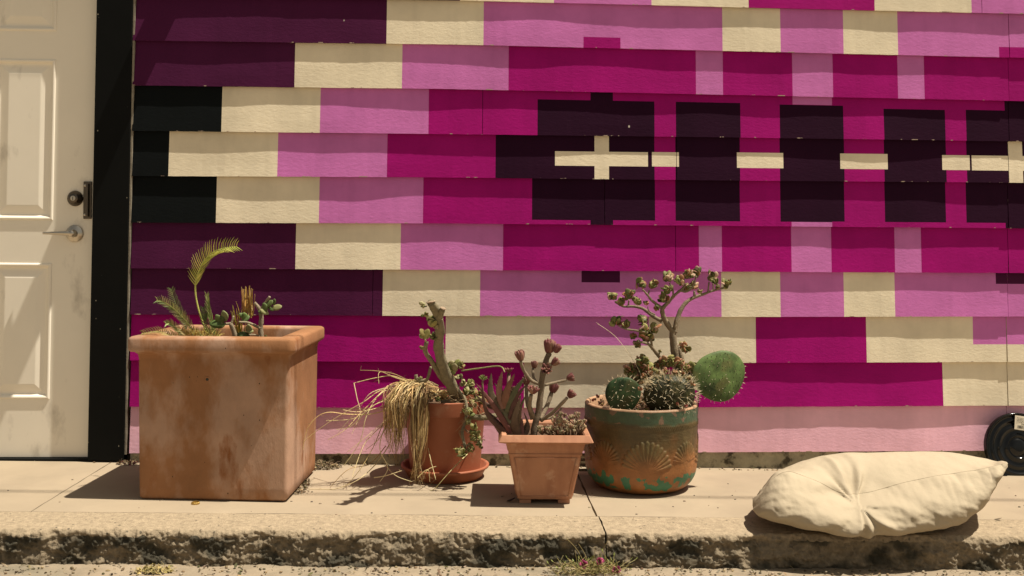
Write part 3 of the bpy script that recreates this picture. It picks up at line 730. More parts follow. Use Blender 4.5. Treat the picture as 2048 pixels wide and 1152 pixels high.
# --- prickly pear pads
def spine_cluster(m, p, nr, n, ln_, spread=.8, th=.0008, col=(.66, .56, .38)):
    for i in range(n):
        d = (nr+Vector((rnd(-spread, spread), rnd(-spread, spread), rnd(-spread, spread)))).normalized(); l_ = ln_*rnd(.5, 1.15)
        m.tube([p, p+d*l_*.5, p+d*l_], [th, th*.75, th*.2], col, n=3)
def pad(c, a, b, th, col, label, tilt=0, yawp=0, lean=0, sp=4, sl=.018, rows=7, edge=26, name='cactus_pad'):
    root = empty(name, c-Vector((0, 0, b)), label, 'cactus')
    m = MB(); n, k = 84, 28
    Rm = Matrix.Rotation(yawp, 3, 'Z') @ Matrix.Rotation(lean, 3, 'X') @ Matrix.Rotation(tilt, 3, 'Y')
    def pt(u, v, off=0):                          # u angle round outline, v -1..1 front to back
        s_ = math.sqrt(max(0, 1-abs(v)**2.3)); ww = (1+.05*math.cos(2*u)+.03*math.sin(3*u))
        x = a*math.cos(u)*s_*ww*(1-.10*max(0, -math.sin(u))); z = b*math.sin(u)*s_*ww; y = v*th*.5
        p = Vector((x, y, z)); bump = 1+.02*fn(x*28, z*28, 3)+(.05*fn(x*95, z*95, y*95)+.05*fn(x*45, z*45, y*45) if name == 'spiny_cactus' else 0)
        return c+Rm @ (p*bump)
    vs_ = [-1, -.995, -.985, -.97, -.94, -.9, -.85, -.8, -.73, -.65, -.55, -.45, -.33, -.2, 0, .2, .45, .65, .8, .9, .97, 1]
    pts = [pt(2*math.pi*i/n, v) for v in vs_ for i in range(n)]
    m.grid(pts, n, len(vs_), col, wrapu=True)
    for fi_, f_ in enumerate(m.f):
        q_ = m.v[f_[0]]-c; t_ = fbm(q_.x*22, q_.z*22, q_.y*20+5, 4); t2 = smooth((fbm(q_.x*13+3, q_.z*13, 9, 3)-.25)/.3)
        cc = [v_*(1+.75*t_) for v_ in col]; m.c[fi_] = tuple(lerp(cc[k_], (.11, .10, .035)[k_]*(1 if col[0] > .03 else .5), .6*t2) for k_ in range(3))
    # finer front surface colour variation by areoles
    body = m.build('pad', M['plant'], root, smooth=True)
    s1 = MB(); d1 = MB(); fr_ = Rm @ Vector((0, -1, 0))
    for j in range(-rows, rows+1):
        for i in range(-rows, rows+1):
            x = (i+(j % 2)*.5)/rows*a*1.08+rnd(-.07, .07)*a; z = j/rows*b*.95+rnd(-.07, .07)*b
            q = (x/a)**2+(z/b)**2
            if q > .86: continue
            s_ = math.sqrt(q); v = (1-s_**2)**(1/2.3)
            p = c+Rm @ Vector((x, -th*.5*v, z)); nr = (Rm @ Vector((x/a*.5, -1, z/b*.5))).normalized()
            d1.ell(p, (Rm @ Vector((.0015, 0, 0)), Rm @ Vector((0, .0012, 0)), Rm @ Vector((0, 0, .0019))), (.03, .028, .015), 7, 5)
            if random.random() < min(1, sp/3): spine_cluster(s1, p, nr, max(1, int(rnd(.5, sp))), sl, .7)
    for i in range(edge):
        u = 2*math.pi*i/edge+rnd(-.05, .05)
        if -2.3 < u-2*math.pi < -.9 and name == 'small': continue
        p = pt(u, 0); nr = (p-c).normalized(); spine_cluster(s1, p, nr, max(2, int(sp)), sl*1.1, .55)
    for i in range(90 if name == 'spiny_cactus' else 0):
        u = rnd(.3, 2.85); p = pt(u, rnd(-.8, .1)); nr = (p-c).normalized(); spine_cluster(s1, p, nr, 2, sl, .6)
    s1.build('spines', M['straw'], root); d1.build('areoles', M['bark'], root, smooth=True)
Z7 = zw(1140, 740, 1/4.115)
pad(W(1438, 752, -.40), .112, .107, .034, (.075, .115, .034), 'large round green prickly pear pad leaning out right of the glazed pot', tilt=R(-18), yawp=R(8), lean=R(-6), sp=1.6, sl=.011, rows=6, edge=30)
pad(W(1246, 790, -.49), .068, .078, .030, (.026, .052, .02), 'small dark green prickly pear pad at the left of the glazed pot rim', sp=3.2, sl=.017, rows=4, edge=26, lean=R(4))
pad(W(1338, 792, -.46), .100, .094, .10, (.024, .024, .008), 'fat dark cactus thick with pale spines in the middle of the glazed pot', sp=7, sl=.028, rows=5, edge=44, name='spiny_cactus')
# ground cover in glazed pot
m = MB()
for i in range(60):
    a = rnd(0, 6.28); rr = .2*math.sqrt(rnd(0, 1)); x, y = gp.x+rr*math.cos(a), gp.y+rr*math.sin(a)
    cluster(m, Vector((x, y, gp.z+H4-.01+rnd(0, .03))), rnd(.008, .014), GREEN+RED*2+[(.3, .22, .12)], n=5)
for px, py in ((1188, 800), (1195, 795), (1205, 806), (1216, 810), (1355, 808), (1372, 812)):
    cluster(m, W(px, py, -.36 if px < 1300 else -.52), .012, [(.30, .09, .07), (.25, .15, .08)], n=6)
tag(m.build('ground_succulent', M['plant'], smooth=True), 'low reddish succulent sprigs covering the soil around the cacti', 'succulent', kind='stuff')
m = MB(); m.tube(cr([W(1195, 647, -.40), W(1225, 668, -.40), W(1245, 690, -.41), W(1275, 735, -.42), W(1284, 760, -.42)], 5), .0008, (.6, .5, .33), n=4)
for t in (0, 4, 9): p = m.v[t*4]; m.tube([p, p+Vector((-.006, 0, .004))], .0007, (.6, .5, .33), n=3)
tag(m.build('grass_blade', M['straw']), 'single thin dry grass stem arching left out of the glazed pot', 'grass stem')

# --- aeonium in square pot
Z5 = zw(920, 620, 1/2.743)
k5 = 1/2.743/520
def bud(m, c, r, axis=Vector((0, 0, 1)), col=(.13, .042, .04), open_=0.0, n=9):
    axis = axis.normalized(); a = axis.orthogonal().normalized(); b_ = axis.cross(a)
    rings = ((n-2, .50+.25*open_, .30+open_*.6, .95), (max(4, n-4), .26, .10+open_*.4, 1.08), (1, 0, 0, 1.05))
    for ri, (cnt, off, tilt, hh) in enumerate(rings):
        for i in range(cnt):
            an = 2*math.pi*(i+ri*.5)/cnt+rnd(-.12, .12); side = a*math.cos(an)+b_*math.sin(an); tg = axis.cross(side)
            up2 = (axis+side*tilt*rnd(.6, 1.1)).normalized(); out = up2.cross(tg).normalized()
            cc = jit(random.choice([col, (.19, .07, .06), (.15, .06, .05), (.24, .13, .09)] if col[0] < .16 else [col, (.34, .27, .16), (.30, .17, .12)]), .2)
            m.ell(c+side*r*off+axis*r*(.05-.1*off), (tg*r*.36, out*r*.20, up2*r*hh*rnd(.85, 1.05)*.85), cc, 8, 7)
def aeonium():
    Y0 = -.60; root = empty('aeonium', Z5(405, 690, Y0), 'branching aeonium with dark maroon rosette heads in the square pot', 'succulent')
    tb = MB(); st = (.22, .17, .115)
    def b(l, dy, r0_, r1_, col=st): branch(tb, [Z5(x, y, Y0+dy*i/(len(l)-1)) for i, (x, y) in enumerate(l)], r0_*k5, r1_*k5, col, n=10)
    b([(402, 720), (410, 640), (430, 560), (445, 440), (455, 350), (475, 270), (492, 235)], 0, 19, 14, (.16, .12, .08))
    hs_ = [([(435, 405), (390, 385), (350, 330), (332, 280)], -.05, 10, 8, (330, 250), 36, 0), ([(440, 415), (405, 375), (400, 320)], .05, 8, 7, (408, 300), 26, 0), ([(470, 330), (500, 300)], -.04, 9, 8, (522, 285), 28, .2),
           ([(465, 412), (520, 398), (582, 384)], .02, 8, 7, (605, 370), 27, .3), ([(440, 600), (475, 530), (502, 455)], .05, 13, 11, (513, 428), 36, .1), ([(445, 605), (510, 560), (587, 482)], -.07, 11, 9, (608, 462), 28, .4),
           ([(408, 592), (383, 530), (390, 465)], -.06, 12, 10, (400, 440), 30, .9), ([(398, 600), (368, 500), (366, 410)], .04, 12, 10, (364, 388), 30, .2)]
    for l, dy, a, c_, hp_, r_, op in hs_: b(l, dy, a, c_)
    b([(420, 590), (430, 600), (500, 590), (560, 540)], .03, 8, 5)
    tb.build('stem', M['bark'], root, smooth=True)
    def head(c, r, ax, op, col=(.13, .042, .04), n=9):
        h = MB(); bud(h, c, r, ax, col, op, n); h.build('rosette', M['plant'], root, smooth=True)
    for l, dy, a, c_, hp_, r_, op in hs_:
        p0 = Z5(*l[-2], Y0+dy*.8); p1 = Z5(*hp_, Y0+dy); head(p1, r_*k5, (p1-p0).normalized(), op)
    head(Z5(492, 200, Y0), 46*k5, Vector((.1, 0, 1)), 0, n=11); head(Z5(532, 212, Y0-.03), 30*k5, Vector((.5, -.2, 1)), 0)
    head(Z5(475, 325, Y0-.04), 26*k5, Vector((0, -1, .5)), 1.2, (.06, .02, .02))
aeonium()
# aloe
def taper_leaf(m, pts, wd, th, col, n=8):
    Q = cr(pts, 5); N_ = len(Q); ring = []
    for i, p in enumerate(Q):
        t = i/(N_-1); tt = (Q[min(i+1, N_-1)]-Q[max(i-1, 0)]).normalized(); sd = tt.cross(Vector((rnd(-.02, .02), -1, .2))).normalized(); nn = sd.cross(tt)
        w_ = wd*.5*(1-t**1.7)*(.75+.5*min(1, t*3))+.0004; h_ = th*.5*(1-t)+.0004
        for k in range(n):
            a = 2*math.pi*k/n; q = math.sin(a); ring.append(p+sd*(w_*math.cos(a))+nn*(h_*q*(1 if q < 0 else .45)))
    m.grid(ring, n, N_, col, wrapu=True)
    for i in range(2, N_-2, 1):
        p = ring[i*n]; p2 = ring[i*n+n//2]; d = (p-p2).normalized()
        for q, s_ in ((p, 1), (p2, -1)): m.tube([q, q+d*s_*.0028], [.0009, .0002], (.30, .2, .12), n=3)
def aloe():
    Y0 = -.62; root = empty('aloe', Z5(300, 700, Y0), 'spiky maroon brown aloe leaning left out of the square pot', 'succulent')
    LV = [((290, 690), (180, 520), (85, 400), 30), ((275, 690), (150, 570), (118, 385), 26), ((230, 560), (170, 460), (172, 345), 42), ((240, 540), (215, 440), (232, 335), 40), ((250, 540), (255, 450), (300, 350), 44), ((255, 560), (300, 450), (358, 368), 36),
          ((270, 600), (310, 480), (362, 412), 26), ((320, 690), (300, 600), (335, 465), 46), ((280, 620), (225, 500), (215, 372), 38), ((300, 700), (240, 590), (165, 465), 36), ((270, 700), (230, 640), (155, 555), 26), ((310, 700), (270, 640), (275, 560), 50),
          ((330, 700), (350, 660), (372, 600), 22), ((250, 690), (200, 640), (170, 610), 20), ((290, 560), (280, 440), (330, 430), 30), ((200, 540), (150, 520), (80, 460), 24), ((345, 690), (320, 560), (300, 510), 28), ((350, 700), (375, 640), (350, 560), 20), ((240, 700), (190, 620), (130, 520), 22), ((300, 640), (260, 540), (190, 400), 30), ((320, 640), (330, 540), (360, 470), 22)]
    pal = [(.12, .05, .04), (.16, .075, .055), (.10, .07, .045), (.09, .045, .035), (.20, .11, .08), (.11, .10, .06)]
    for i, (a, b_, c_, w_) in enumerate(LV):
        yy = Y0+rnd(-.05, .04); m = MB()
        taper_leaf(m, [Z5(*a, Y0), Z5(*b_, lerp(Y0, yy, .5)), Z5(*c_, yy)], w_*k5, w_*k5*.5, jit(random.choice(pal), .2))
        m.build('leaf', M['plant'], root, smooth=True)
    m = MB()
    for i in range(11):
        a = i*2.4; c_ = Z5(268, 350, Y0+.02); d = Vector((math.cos(a)*.5, math.sin(a)*.5, .9)); m.leaf(c_, d, (0, 0, 1), .028, .012, .004, jit((.15, .05, .045)), cup=-.2)
    m.tube([Z5(255, 520, Y0), Z5(265, 430, Y0), Z5(268, 350, Y0+.02)], .007, (.15, .09, .06), n=7)
    m.build('crown', M['plant'], root, smooth=True)
aloe()
m = MB()
for i in range(110):                                # small bushy succulent at the right of the square pot
    x = rnd(505, 690) if i < 85 else rnd(420, 520); y = lerp(675, rnd(560, 620) if i < 85 else 640, random.random()**.6)
    if x > 660: y = max(y, 610)
    p = Z5(x, y, -.60+rnd(-.06, .06)); m.tube([Z5(lerp(x, 600, .4), 690, -.6), p], .0014, (.22, .16, .10), n=4)
    bud(m, p, rnd(.007, .012), Vector((rnd(-.5, .5), rnd(-.5, .5), 1)), (.30, .26, .15), .5, n=6)
tag(m.build('bushy_succulent', M['plant'], smooth=True), 'bushy clump of small pale buds at the right of the small square pot', 'succulent')
m = MB()
for i in range(22):
    a = i*2.4; el = rnd(.1, 1.3); d = Vector((math.cos(a)*math.cos(el), math.sin(a)*math.cos(el), math.sin(el))); c_ = Z5(125, 385, -.5)
    m.leaf(c_+d*.004, d, (0, 0, 1), .018, .0035, .0025, jit((.16, .20, .05)), n=5, k=3)
m.tube([Z5(150, 560, -.5), Z5(128, 470, -.5), Z5(125, 385, -.5)], .002, (.14, .12, .05), n=5)
tag(m.build('stonecrop_sprig', M['plant'], smooth=True), 'tiny bright green needle-leaved sprig between the round and square pots', 'succulent')

# --- old jade in round pot
Z4 = zw(600, 580, .3993); k4 = .3993/470
def old_jade():
    Y0 = -.22; YL = lambda y: -.22-.52*max(0, min(1, (540-y)/480)); root = empty('pruned_jade', Z4(790, 570, Y0), 'pruned thick-trunked jade with cut stubs and few leaves in the round pot', 'succulent')
    tb = MB(); colb = (.20, .17, .105)
    def b(l, ya, yb, r0_, r1_, col=colb, n=12): branch(tb, [Z4(x, y, lerp(ya, yb, i/max(1, len(l)-1))) for i, (x, y) in enumerate(l)], r0_*k4, r1_*k4, col, n=n)
    b([(815, 600), (785, 530), (755, 470), (715, 380), (694, 280), (702, 190), (684, 115), (655, 62)], Y0, YL(62), 31, 17)
    for (x, y, q) in ((722, 395, 29), (696, 300, 26), (700, 215, 24), (690, 150, 22), (770, 505, 32)):
        a_ = Z4(x, y, YL(y)); tb.tube([a_+Vector((0, 0, -.004)), a_, a_+Vector((0, 0, .004))], [q*k4*.92, q*k4*1.12, q*k4*.92], (.16, .13, .08), n=12)
    b([(690, 150), (703, 120), (714, 95)], YL(150), YL(95), 18, 12)
    b([(775, 500), (720, 450), (690, 410), (658, 355), (628, 308), (634, 262)], YL(480)-.03, YL(250)-.04, 15, 9)
    b([(600, 455), (635, 450), (655, 385)], YL(430), YL(385), 9, 6); b([(580, 425), (585, 445), (605, 458)], YL(430), YL(430), 8, 10)
    b([(735, 470), (790, 500), (830, 560), (832, 650), (812, 710), (828, 790)], Y0-.10, Y0-.20, 9, 7)
    b([(850, 632), (920, 640), (985, 628)], Y0-.18, Y0-.2, 14, 12)
    b([(810, 405), (900, 392), (1000, 382), (1025, 412)], Y0-.12, Y0-.25, 3.5, 3, (.25, .24, .10), 6)
    b([(705, 560), (760, 560), (830, 590)], Y0-.1, Y0-.1, 8, 6)
    for i in range(26):                           # withered twigs through the foliage
        x, y = rnd(760, 910), rnd(480, 800); a_ = Z4(x, y, Y0-.2); tb.tube(cr([a_, a_+Vector((rnd(-.03, .03), rnd(-.02, .02), rnd(-.02, .03))), a_+Vector((rnd(-.05, .05), rnd(-.02, .02), rnd(-.06, .03)))], 3), [.0016]*4+[.0012, .001, .0007], jit((.26, .18, .10)), n=4)
    tb.build('trunk', M['bark'], root, smooth=True)
    for (x, y, r_, ax) in ((655, 60, 22, (-.2, 0, 1)), (716, 92, 14, (.3, -.3, 1))):       # sawn ends
        m = MB(); c_ = Z4(x, y, YL(y)); ax = Vector(ax).normalized(); a = ax.orthogonal().normalized(); b_ = ax.cross(a)
        m.ell(c_, (a*r_*k4, b_*r_*k4, ax*.004), (.30, .22, .15), 16, 6); m.build('cut_end', M['bark'], root, smooth=True)
    lf = MB(); pal = GREEN+[(.22, .22, .09), (.30, .14, .08), (.30, .26, .14)]
    for x, y, r_, dy in ((618, 78, 20, -.04), (625, 125, 18, -.04), (655, 160, 35, -.07), (682, 180, 20, -.08), (625, 232, 40, -.08), (665, 240, 25, -.08), (612, 290, 14, -.08), (770, 388, 36, -.06), (805, 380, 28, -.06), (745, 430, 38, -.1), (760, 450, 25, -.1),
                         (850, 475, 36, -.1), (872, 510, 28, -.1), (830, 500, 25, -.1), (850, 615, 32, -.2), (875, 690, 26, -.22), (885, 722, 22, -.22), (900, 770, 24, -.22), (868, 745, 22, -.22), (850, 790, 24, -.21), (810, 822, 34, -.22), (838, 805, 22, -.22), (690, 550, 20, -.1), (885, 545, 30, -.1), (915, 560, 24, -.1), (862, 560, 22, -.14), (905, 520, 20, -.06), (830, 610, 20, -.2), (895, 745, 20, -.22), (800, 440, 26, -.1), (820, 470, 24, -.12), (840, 515, 26, -.12), (870, 580, 24, -.18), (845, 660, 24, -.2), (865, 715, 24, -.22), (860, 800, 26, -.22), (790, 800, 20, -.22), (905, 785, 18, -.22), (765, 475, 20, -.1), (600, 445, 14, -.1)):
        cluster(lf, Z4(x, y, (YL(y)-.02 if y < 500 else Y0+dy)), r_*k4*.9, pal, n=9, size=max(.013, r_*k4*1.05))
    lf.build('leaves', M['plant'], root, smooth=True)
old_jade()
# pale dry strap leaves on the pot's soil
# --- drooping dry grass
STR = [(.42, .28, .12), (.26, .16, .06), (.55, .40, .19), (.12, .07, .03), (.60, .46, .25), (.34, .24, .10), (.18, .11, .05)]
m = MB()
CLP = [(438, 760, 12), (452, 850, 12), (468, 700, 14), (480, 885, 12), (494, 780, 12), (508, 860, 11), (520, 720, 10), (533, 640, 10), (570, 840, 12), (585, 760, 14), (604, 870, 12), (622, 800, 9), (612, 690, 10)]
for cx_, cb, cw in CLP:
    for i in range(34 if cx_ < 540 else 24):
        x0 = rnd(570, 700); y0 = rnd(475, 545); Ya = -.22+rnd(-.06, .04); Yb = -.40+rnd(-.04, .05)
        tx = cx_+rnd(-cw, cw)*1.5; hy = rnd(478, 560) if cx_ < 540 else rnd(500, 580); ty = lerp(hy+60, cb, rnd(.35, 1.0)**.6)+rnd(-20, 25); ex = cx_+(tx-cx_)*.5+rnd(-5, 5)
        P = [Z4(x0, y0, Ya), Z4(lerp(x0, tx, .55), min(y0, hy)-rnd(2, 35), lerp(Ya, Yb, .5)), Z4(tx+rnd(-3, 14), hy+rnd(10, 40), Yb), Z4(tx+rnd(-16, 16), lerp(hy+50, ty, .45), Yb+rnd(-.02, .02)), Z4(ex+rnd(-12, 12), lerp(hy+50, ty, .8), Yb+.01), Z4(ex+rnd(-16, 16), ty+rnd(-12, 12), Yb+.02)]
        m.blade(cr(P, 4), rnd(.0012, .0036), jit(random.choice(STR), .4), th=.0004, nrm=(rnd(-.9, .9), -1, .3))
for i in range(110):                                # matted straw lying across the pot's left shoulder
    x0 = rnd(520, 700); y0 = rnd(480, 560); P = [Z4(x0, y0, -.30), Z4(x0-rnd(30, 80), y0-rnd(0, 22), -.36), Z4(x0-rnd(70, 160), y0+rnd(0, 45), -.38)]
    m.blade(cr(P, 4), rnd(.002, .0045), jit(random.choice(STR), .3), th=.0005, nrm=(rnd(-.6, .6), -1, .6))
for i in range(60):                                 # the matted tuft that touches the pavement
    x0 = rnd(555, 640); P = [Z4(x0, rnd(520, 600), -.42), Z4(x0+rnd(-10, 10), 720, -.43), Z4(lerp(x0, 590, .7)+rnd(-18, 18), 860, -.43), Z4(rnd(540, 625), rnd(920, 1000), -.42+rnd(-.02, .03))]
    m.blade(cr(P, 5), rnd(.0014, .003), jit(random.choice(STR), .25), th=.0005, nrm=(rnd(-.6, .6), -1, .3))
for i in range(40):
    x0 = rnd(650, 760); P = [Z4(x0, rnd(545, 565), -.28), Z4(x0+rnd(-40, 40), rnd(490, 530), -.30+rnd(-.05, .05)), Z4(x0+rnd(-70, 60), rnd(500, 565), -.33)]
    m.blade(cr(P, 4), rnd(.003, .006), jit(random.choice(STR+[(.5, .42, .26)]), .2), th=.0006)
LONG = [[(560, 500), (500, 540), (455, 640), (400, 740), (330, 800)], [(500, 560), (430, 640), (370, 780), (300, 900), (215, 1000)], [(600, 490), (520, 500), (440, 545), (350, 590), (260, 680), (180, 700)], [(430, 780), (350, 870), (240, 900), (150, 990)], [(480, 600), (420, 700), (400, 800), (440, 890), (400, 960)], [(700, 880), (640, 900), (610, 960)], [(430, 880), (480, 930), (560, 960)], [(370, 940), (430, 930), (510, 905)], [(620, 490), (500, 485), (400, 505), (320, 560), (240, 605), (150, 660), (65, 720), (20, 760)], [(640, 478), (560, 460), (470, 420), (380, 405), (302, 402)], [(580, 478), (470, 432), (380, 440), (270, 466)],
        [(470, 590), (360, 620), (240, 622), (150, 612), (90, 632), (40, 690), (20, 760), (15, 800)], [(460, 560), (390, 590), (290, 610), (215, 600)], [(470, 650), (400, 690), (330, 760), (290, 850), (262, 935)],
        [(450, 770), (390, 860), (300, 945), (200, 990), (110, 1010), (40, 1028)], [(440, 480), (380, 540), (300, 620), (225, 700), (140, 750)], [(600, 500), (510, 560), (440, 640), (350, 720), (240, 810)],
        [(540, 500), (440, 500), (380, 545), (330, 640), (300, 760), (220, 880)], [(620, 480), (520, 470), (430, 490), (350, 520), (290, 600), (190, 715)], [(610, 480), (480, 440), (400, 410), (395, 470)], [(540, 520), (400, 560), (280, 640), (130, 655)],
        [(630, 620), (640, 780), (680, 950)], [(850, 810), (760, 900), (650, 1025)], [(270, 466), (285, 540), (300, 620), (260, 720)], [(590, 940), (640, 900), (650, 960)]]
for l in LONG:
    P = cr([Z4(x, y, lerp(-.30, -.42, min(1, i/3)) if y < 900 else -.46) for i, (x, y) in enumerate(l)], 6)
    for v in P: v.z = max(v.z, gz(v.x)+.002)
    m.tube(P, [lerp(.0023, .0009, i/len(P)) for i in range(len(P))], jit(random.choice([(.55, .43, .2), (.36, .26, .12), (.6, .5, .27)]), .15), n=5)
    for q in range(4):
        i = random.randrange(len(P)//3, len(P)); p = P[i]; d = Vector((rnd(-1, 1), rnd(-.4, .4), rnd(-1, .6))).normalized()*rnd(.008, .03); m.tube([p, p+d*.6+Vector((0, 0, .002)), p+d], [.0007, .0006, .0004], (.25, .18, .09), n=3)
tag(m.build('dry_grass', M['straw']), 'tangle of straw coloured dead grass drooping over the left of the round pot', 'dry grass')

# --- cycad and jade in the planter
Z3 = zw(240, 440, .27778); k3 = .27778/490
def frond(m, pts, r_, ll, col, t0=.0, upv=Vector((0, 0, 1)), dens=.0055, wd=.0042, both=True, side=Vector((1, 0, 0)), lean=.8, spread=1.0, pal=None):
    Q = cr(pts, 14); m.tube(Q, [lerp(r_, r_*.35, i/len(Q)) for i in range(len(Q))], col, n=6)
    acc = 0
    for i in range(1, len(Q)):
        acc += (Q[i]-Q[i-1]).length; t = i/len(Q)
        if acc < dens: continue
        acc = 0
        tg = (Q[i]-Q[i-1]).normalized(); sd = tg.cross(Vector((0, -1, 0))).normalized()
        for s_ in ((-1, 1) if both else (1,)):
            if t < t0: l_ = ll*.14
            else: l_ = ll*(.55+.6*math.sin(math.pi*min(1, (t-t0)/(1-t0)*.75+.2)))*rnd(.85, 1.1)
            d = (sd*s_*spread+tg*lean+Vector((0, rnd(-.55, -.15), 0))+upv*.25).normalized()
            p = Q[i]; c_ = jit(random.choice(pal) if pal else col, .15)
            m.blade([p, p+d*l_*.5+Vector((0, 0, .002)), p+d*l_+tg*l_*.15], wd, c_, th=.0005, nrm=(.2*s_, -1, .3))
def cycad():
    Y0 = -.38; root = empty('cycad', Z3(600, 860, Y0), 'young cycad with one tall arching yellow-green frond in the square planter', 'cycad')
    YG = [(.52, .52, .10), (.60, .58, .14), (.36, .38, .07)]; GG = [(.16, .21, .06), (.27, .32, .11), (.42, .44, .18)]
    def F_(l, *a, ya=Y0, yb=Y0, **k):
        m = MB(); frond(m, [Z3(x, y, lerp(ya, yb, i/(len(l)-1))) for i, (x, y) in enumerate(l)], *a, **k); m.build('frond', M['plant'], root)
    F_([(620, 800), (590, 720), (560, 620), (543, 510), (552, 420), (595, 310), (660, 240), (740, 205), (840, 192)], .0042, .050, (.50, .52, .14), t0=.42, pal=YG, lean=.75, yb=Y0-.05, dens=.0072, upv=Vector((-.4, 0, 1.6)))
    F_([(550, 850), (500, 760), (440, 690), (370, 625), (310, 588), (262, 580)], .0028, .030, (.34, .36, .12), pal=GG+[(.5, .5, .25)], yb=Y0-.12, dens=.0072)
    F_([(480, 800), (450, 700), (400, 600), (370, 500)], .0018, .028, (.14, .15, .05), pal=[(.10, .12, .04), (.14, .15, .05)], yb=Y0+.05, dens=.006)
    F_([(690, 850), (665, 760), (640, 650), (628, 545)], .002, .028, (.25, .28, .10), pal=GG, lean=1.3, spread=.6, yb=Y0)
    F_([(650, 850), (620, 760), (600, 640)], .002, .026, (.12, .15, .05), pal=[(.08, .11, .04), (.12, .16, .06)], lean=1.0, yb=Y0-.02)
    F_([(470, 850), (430, 800), (370, 750), (330, 750)], .002, .024, (.35, .38, .15), pal=GG+[(.38, .4, .2)], yb=Y0-.08, dens=.004)
    F_([(460, 860), (380, 832), (270, 800), (160, 815)], .0016, .022, (.34, .28, .08), pal=[(.34, .30, .09), (.28, .24, .07)], ya=Y0-.12, yb=Y0-.20, dens=.006)
    F_([(560, 870), (480, 830), (440, 790)], .002, .026, (.36, .28, .12), pal=[(.4, .33, .16), (.38, .3, .1)], ya=Y0-.05, yb=Y0-.12, dens=.004)
    m = MB()
    for i in range(240):
        a = rnd(0, 6.28); el = rnd(.2, 1.4); d = Vector((math.cos(a)*math.cos(el), math.sin(a)*math.cos(el), math.sin(el))); c_ = Z3(rnd(470, 710), rnd(820, 865), Y0-.04+rnd(-.05, .03)); l_ = rnd(.018, .046)
        m.blade([c_, c_+d*l_*.5, c_+d*l_+Vector((0, 0, -.003))], .0026, jit(random.choice([(.42, .28, .06), (.45, .36, .09), (.22, .22, .06), (.33, .2, .06)])), nrm=(rnd(-1, 1), -1, 0))
    m.build('leaf_tuft', M['plant'], root)
cycad()
def dead_frond():
    Y0 = -.36; m = MB()
    for i in range(46):
        x0, y0 = rnd(880, 960), rnd(640, 720); P = [Z3(900, 800, Y0), Z3(x0, y0, Y0+rnd(-.02, .02)), Z3(x0+rnd(-25, 15), rnd(485, 600), Y0+rnd(-.04, .03))]
        m.blade(cr(P[1:]+[P[-1]+Vector((rnd(-.004, .004), 0, .006))], 3), .0034, jit(random.choice([(.40, .22, .06), (.30, .15, .05), (.45, .30, .07), (.50, .34, .14)]), .2), nrm=(rnd(-.5, .5), -1, .2))
    for i in range(26):
        y0 = rnd(680, 830); x0 = lerp(820, 880, rnd(0, 1)); P = [Z3(855, 840, Y0), Z3(x0, y0, Y0-.01), Z3(x0-rnd(0, 30), y0-rnd(60, 110), Y0-.02)]
        m.blade(cr(P, 3), .004, jit(random.choice([(.45, .36, .05), (.40, .28, .05), (.30, .28, .06)]), .2), nrm=(rnd(-.5, .5), -1, .2))
    m.tube([Z3(890, 860, Y0), Z3(900, 760, Y0), Z3(920, 600, Y0)], .0025, (.3, .18, .06), n=6)
    tag(m.build('withered_frond', M['plant']), 'upright tuft of withered orange-brown needles in the square planter', 'dead frond')
dead_frond()
def small_jade():
    Y0 = -.42
    root = empty('jade_cutting', Z3(1020, 870, Y0), 'small jade plant with green oval leaves at the right of the square planter', 'succulent')
    tb = MB(); col = (.26, .21, .14)
    def b(l, ya, yb, r0_, r1_): branch(tb, [Z3(x, y, lerp(ya, yb, i/(len(l)-1))) for i, (x, y) in enumerate(l)], r0_*k3, r1_*k3, col)
    b([(1022, 880), (1012, 790), (1018, 700), (1003, 640), (968, 595)], Y0, Y0-.02, 19, 11); b([(1015, 690), (1022, 640), (1050, 595), (1078, 552)], Y0, Y0-.03, 14, 9); b([(1010, 780), (960, 755), (915, 738), (855, 735)], Y0-.01, Y0-.05, 10, 7)
    b([(1020, 850), (980, 828), (930, 825)], Y0, Y0-.05, 7, 4)
    tb.build('stem', M['bark'], root, smooth=True)
    lf = MB(); pal = [(.11, .15, .045), (.15, .2, .07), (.07, .10, .03), (.26, .28, .12)]
    def lv(x, y, dx, dz, s_, yy=0): p = Z3(x, y, Y0-.03+yy); d = Vector((dx, rnd(-.3, .1), dz)).normalized(); s_ *= k3*1.18; lf.leaf(p-d*s_*.5, d, Vector((rnd(-.3, .3), -1, .5)), s_, s_*.68, s_*.18, jit(random.choice(pal)))
    for a in ((1075, 605, 1, .8, 60), (1045, 628, -.3, 1, 55), (1130, 630, 1, .1, 62), (1110, 590, .3, 1, 40), (1095, 640, .8, -.2, 45), (1040, 662, -.6, .3, 55), (1020, 665, -1, .2, 40), (900, 700, -.3, 1, 60), (905, 715, .6, .4, 60), (880, 690, -.8, .6, 45), (930, 785, 0, 1, 68), (935, 800, 1, -.2, 50), (1050, 850, .2, 1, 40), (890, 830, -1, .1, 70)): lv(*a)
    lf.build('leaves', M['plant'], root, smooth=True)
    root2 = empty('jade_cutting', Z3(830, 870, Y0-.02), 'short jade stub with three fat dark leaves in the middle of the square planter', 'succulent')
    tb = MB(); b([(835, 880), (822, 810), (795, 745)], Y0-.02, Y0-.04, 18, 14); b([(800, 750), (818, 690)], Y0-.04, Y0-.04, 9, 6); b([(800, 745), (755, 748), (730, 740)], Y0-.04, Y0-.05, 10, 7)
    tb.build('stem', M['bark'], root2, smooth=True)
    lf = MB()
    for a in ((700, 750, -1, -.1, 85), (708, 712, -.4, .9, 62), (755, 690, -.1, 1, 70), (735, 725, .3, 1, 50), (725, 760, -.8, -.3, 60)): lv(*a, yy=-.02)
    lf.build('leaves', M['plant'], root2, smooth=True)
small_jade()

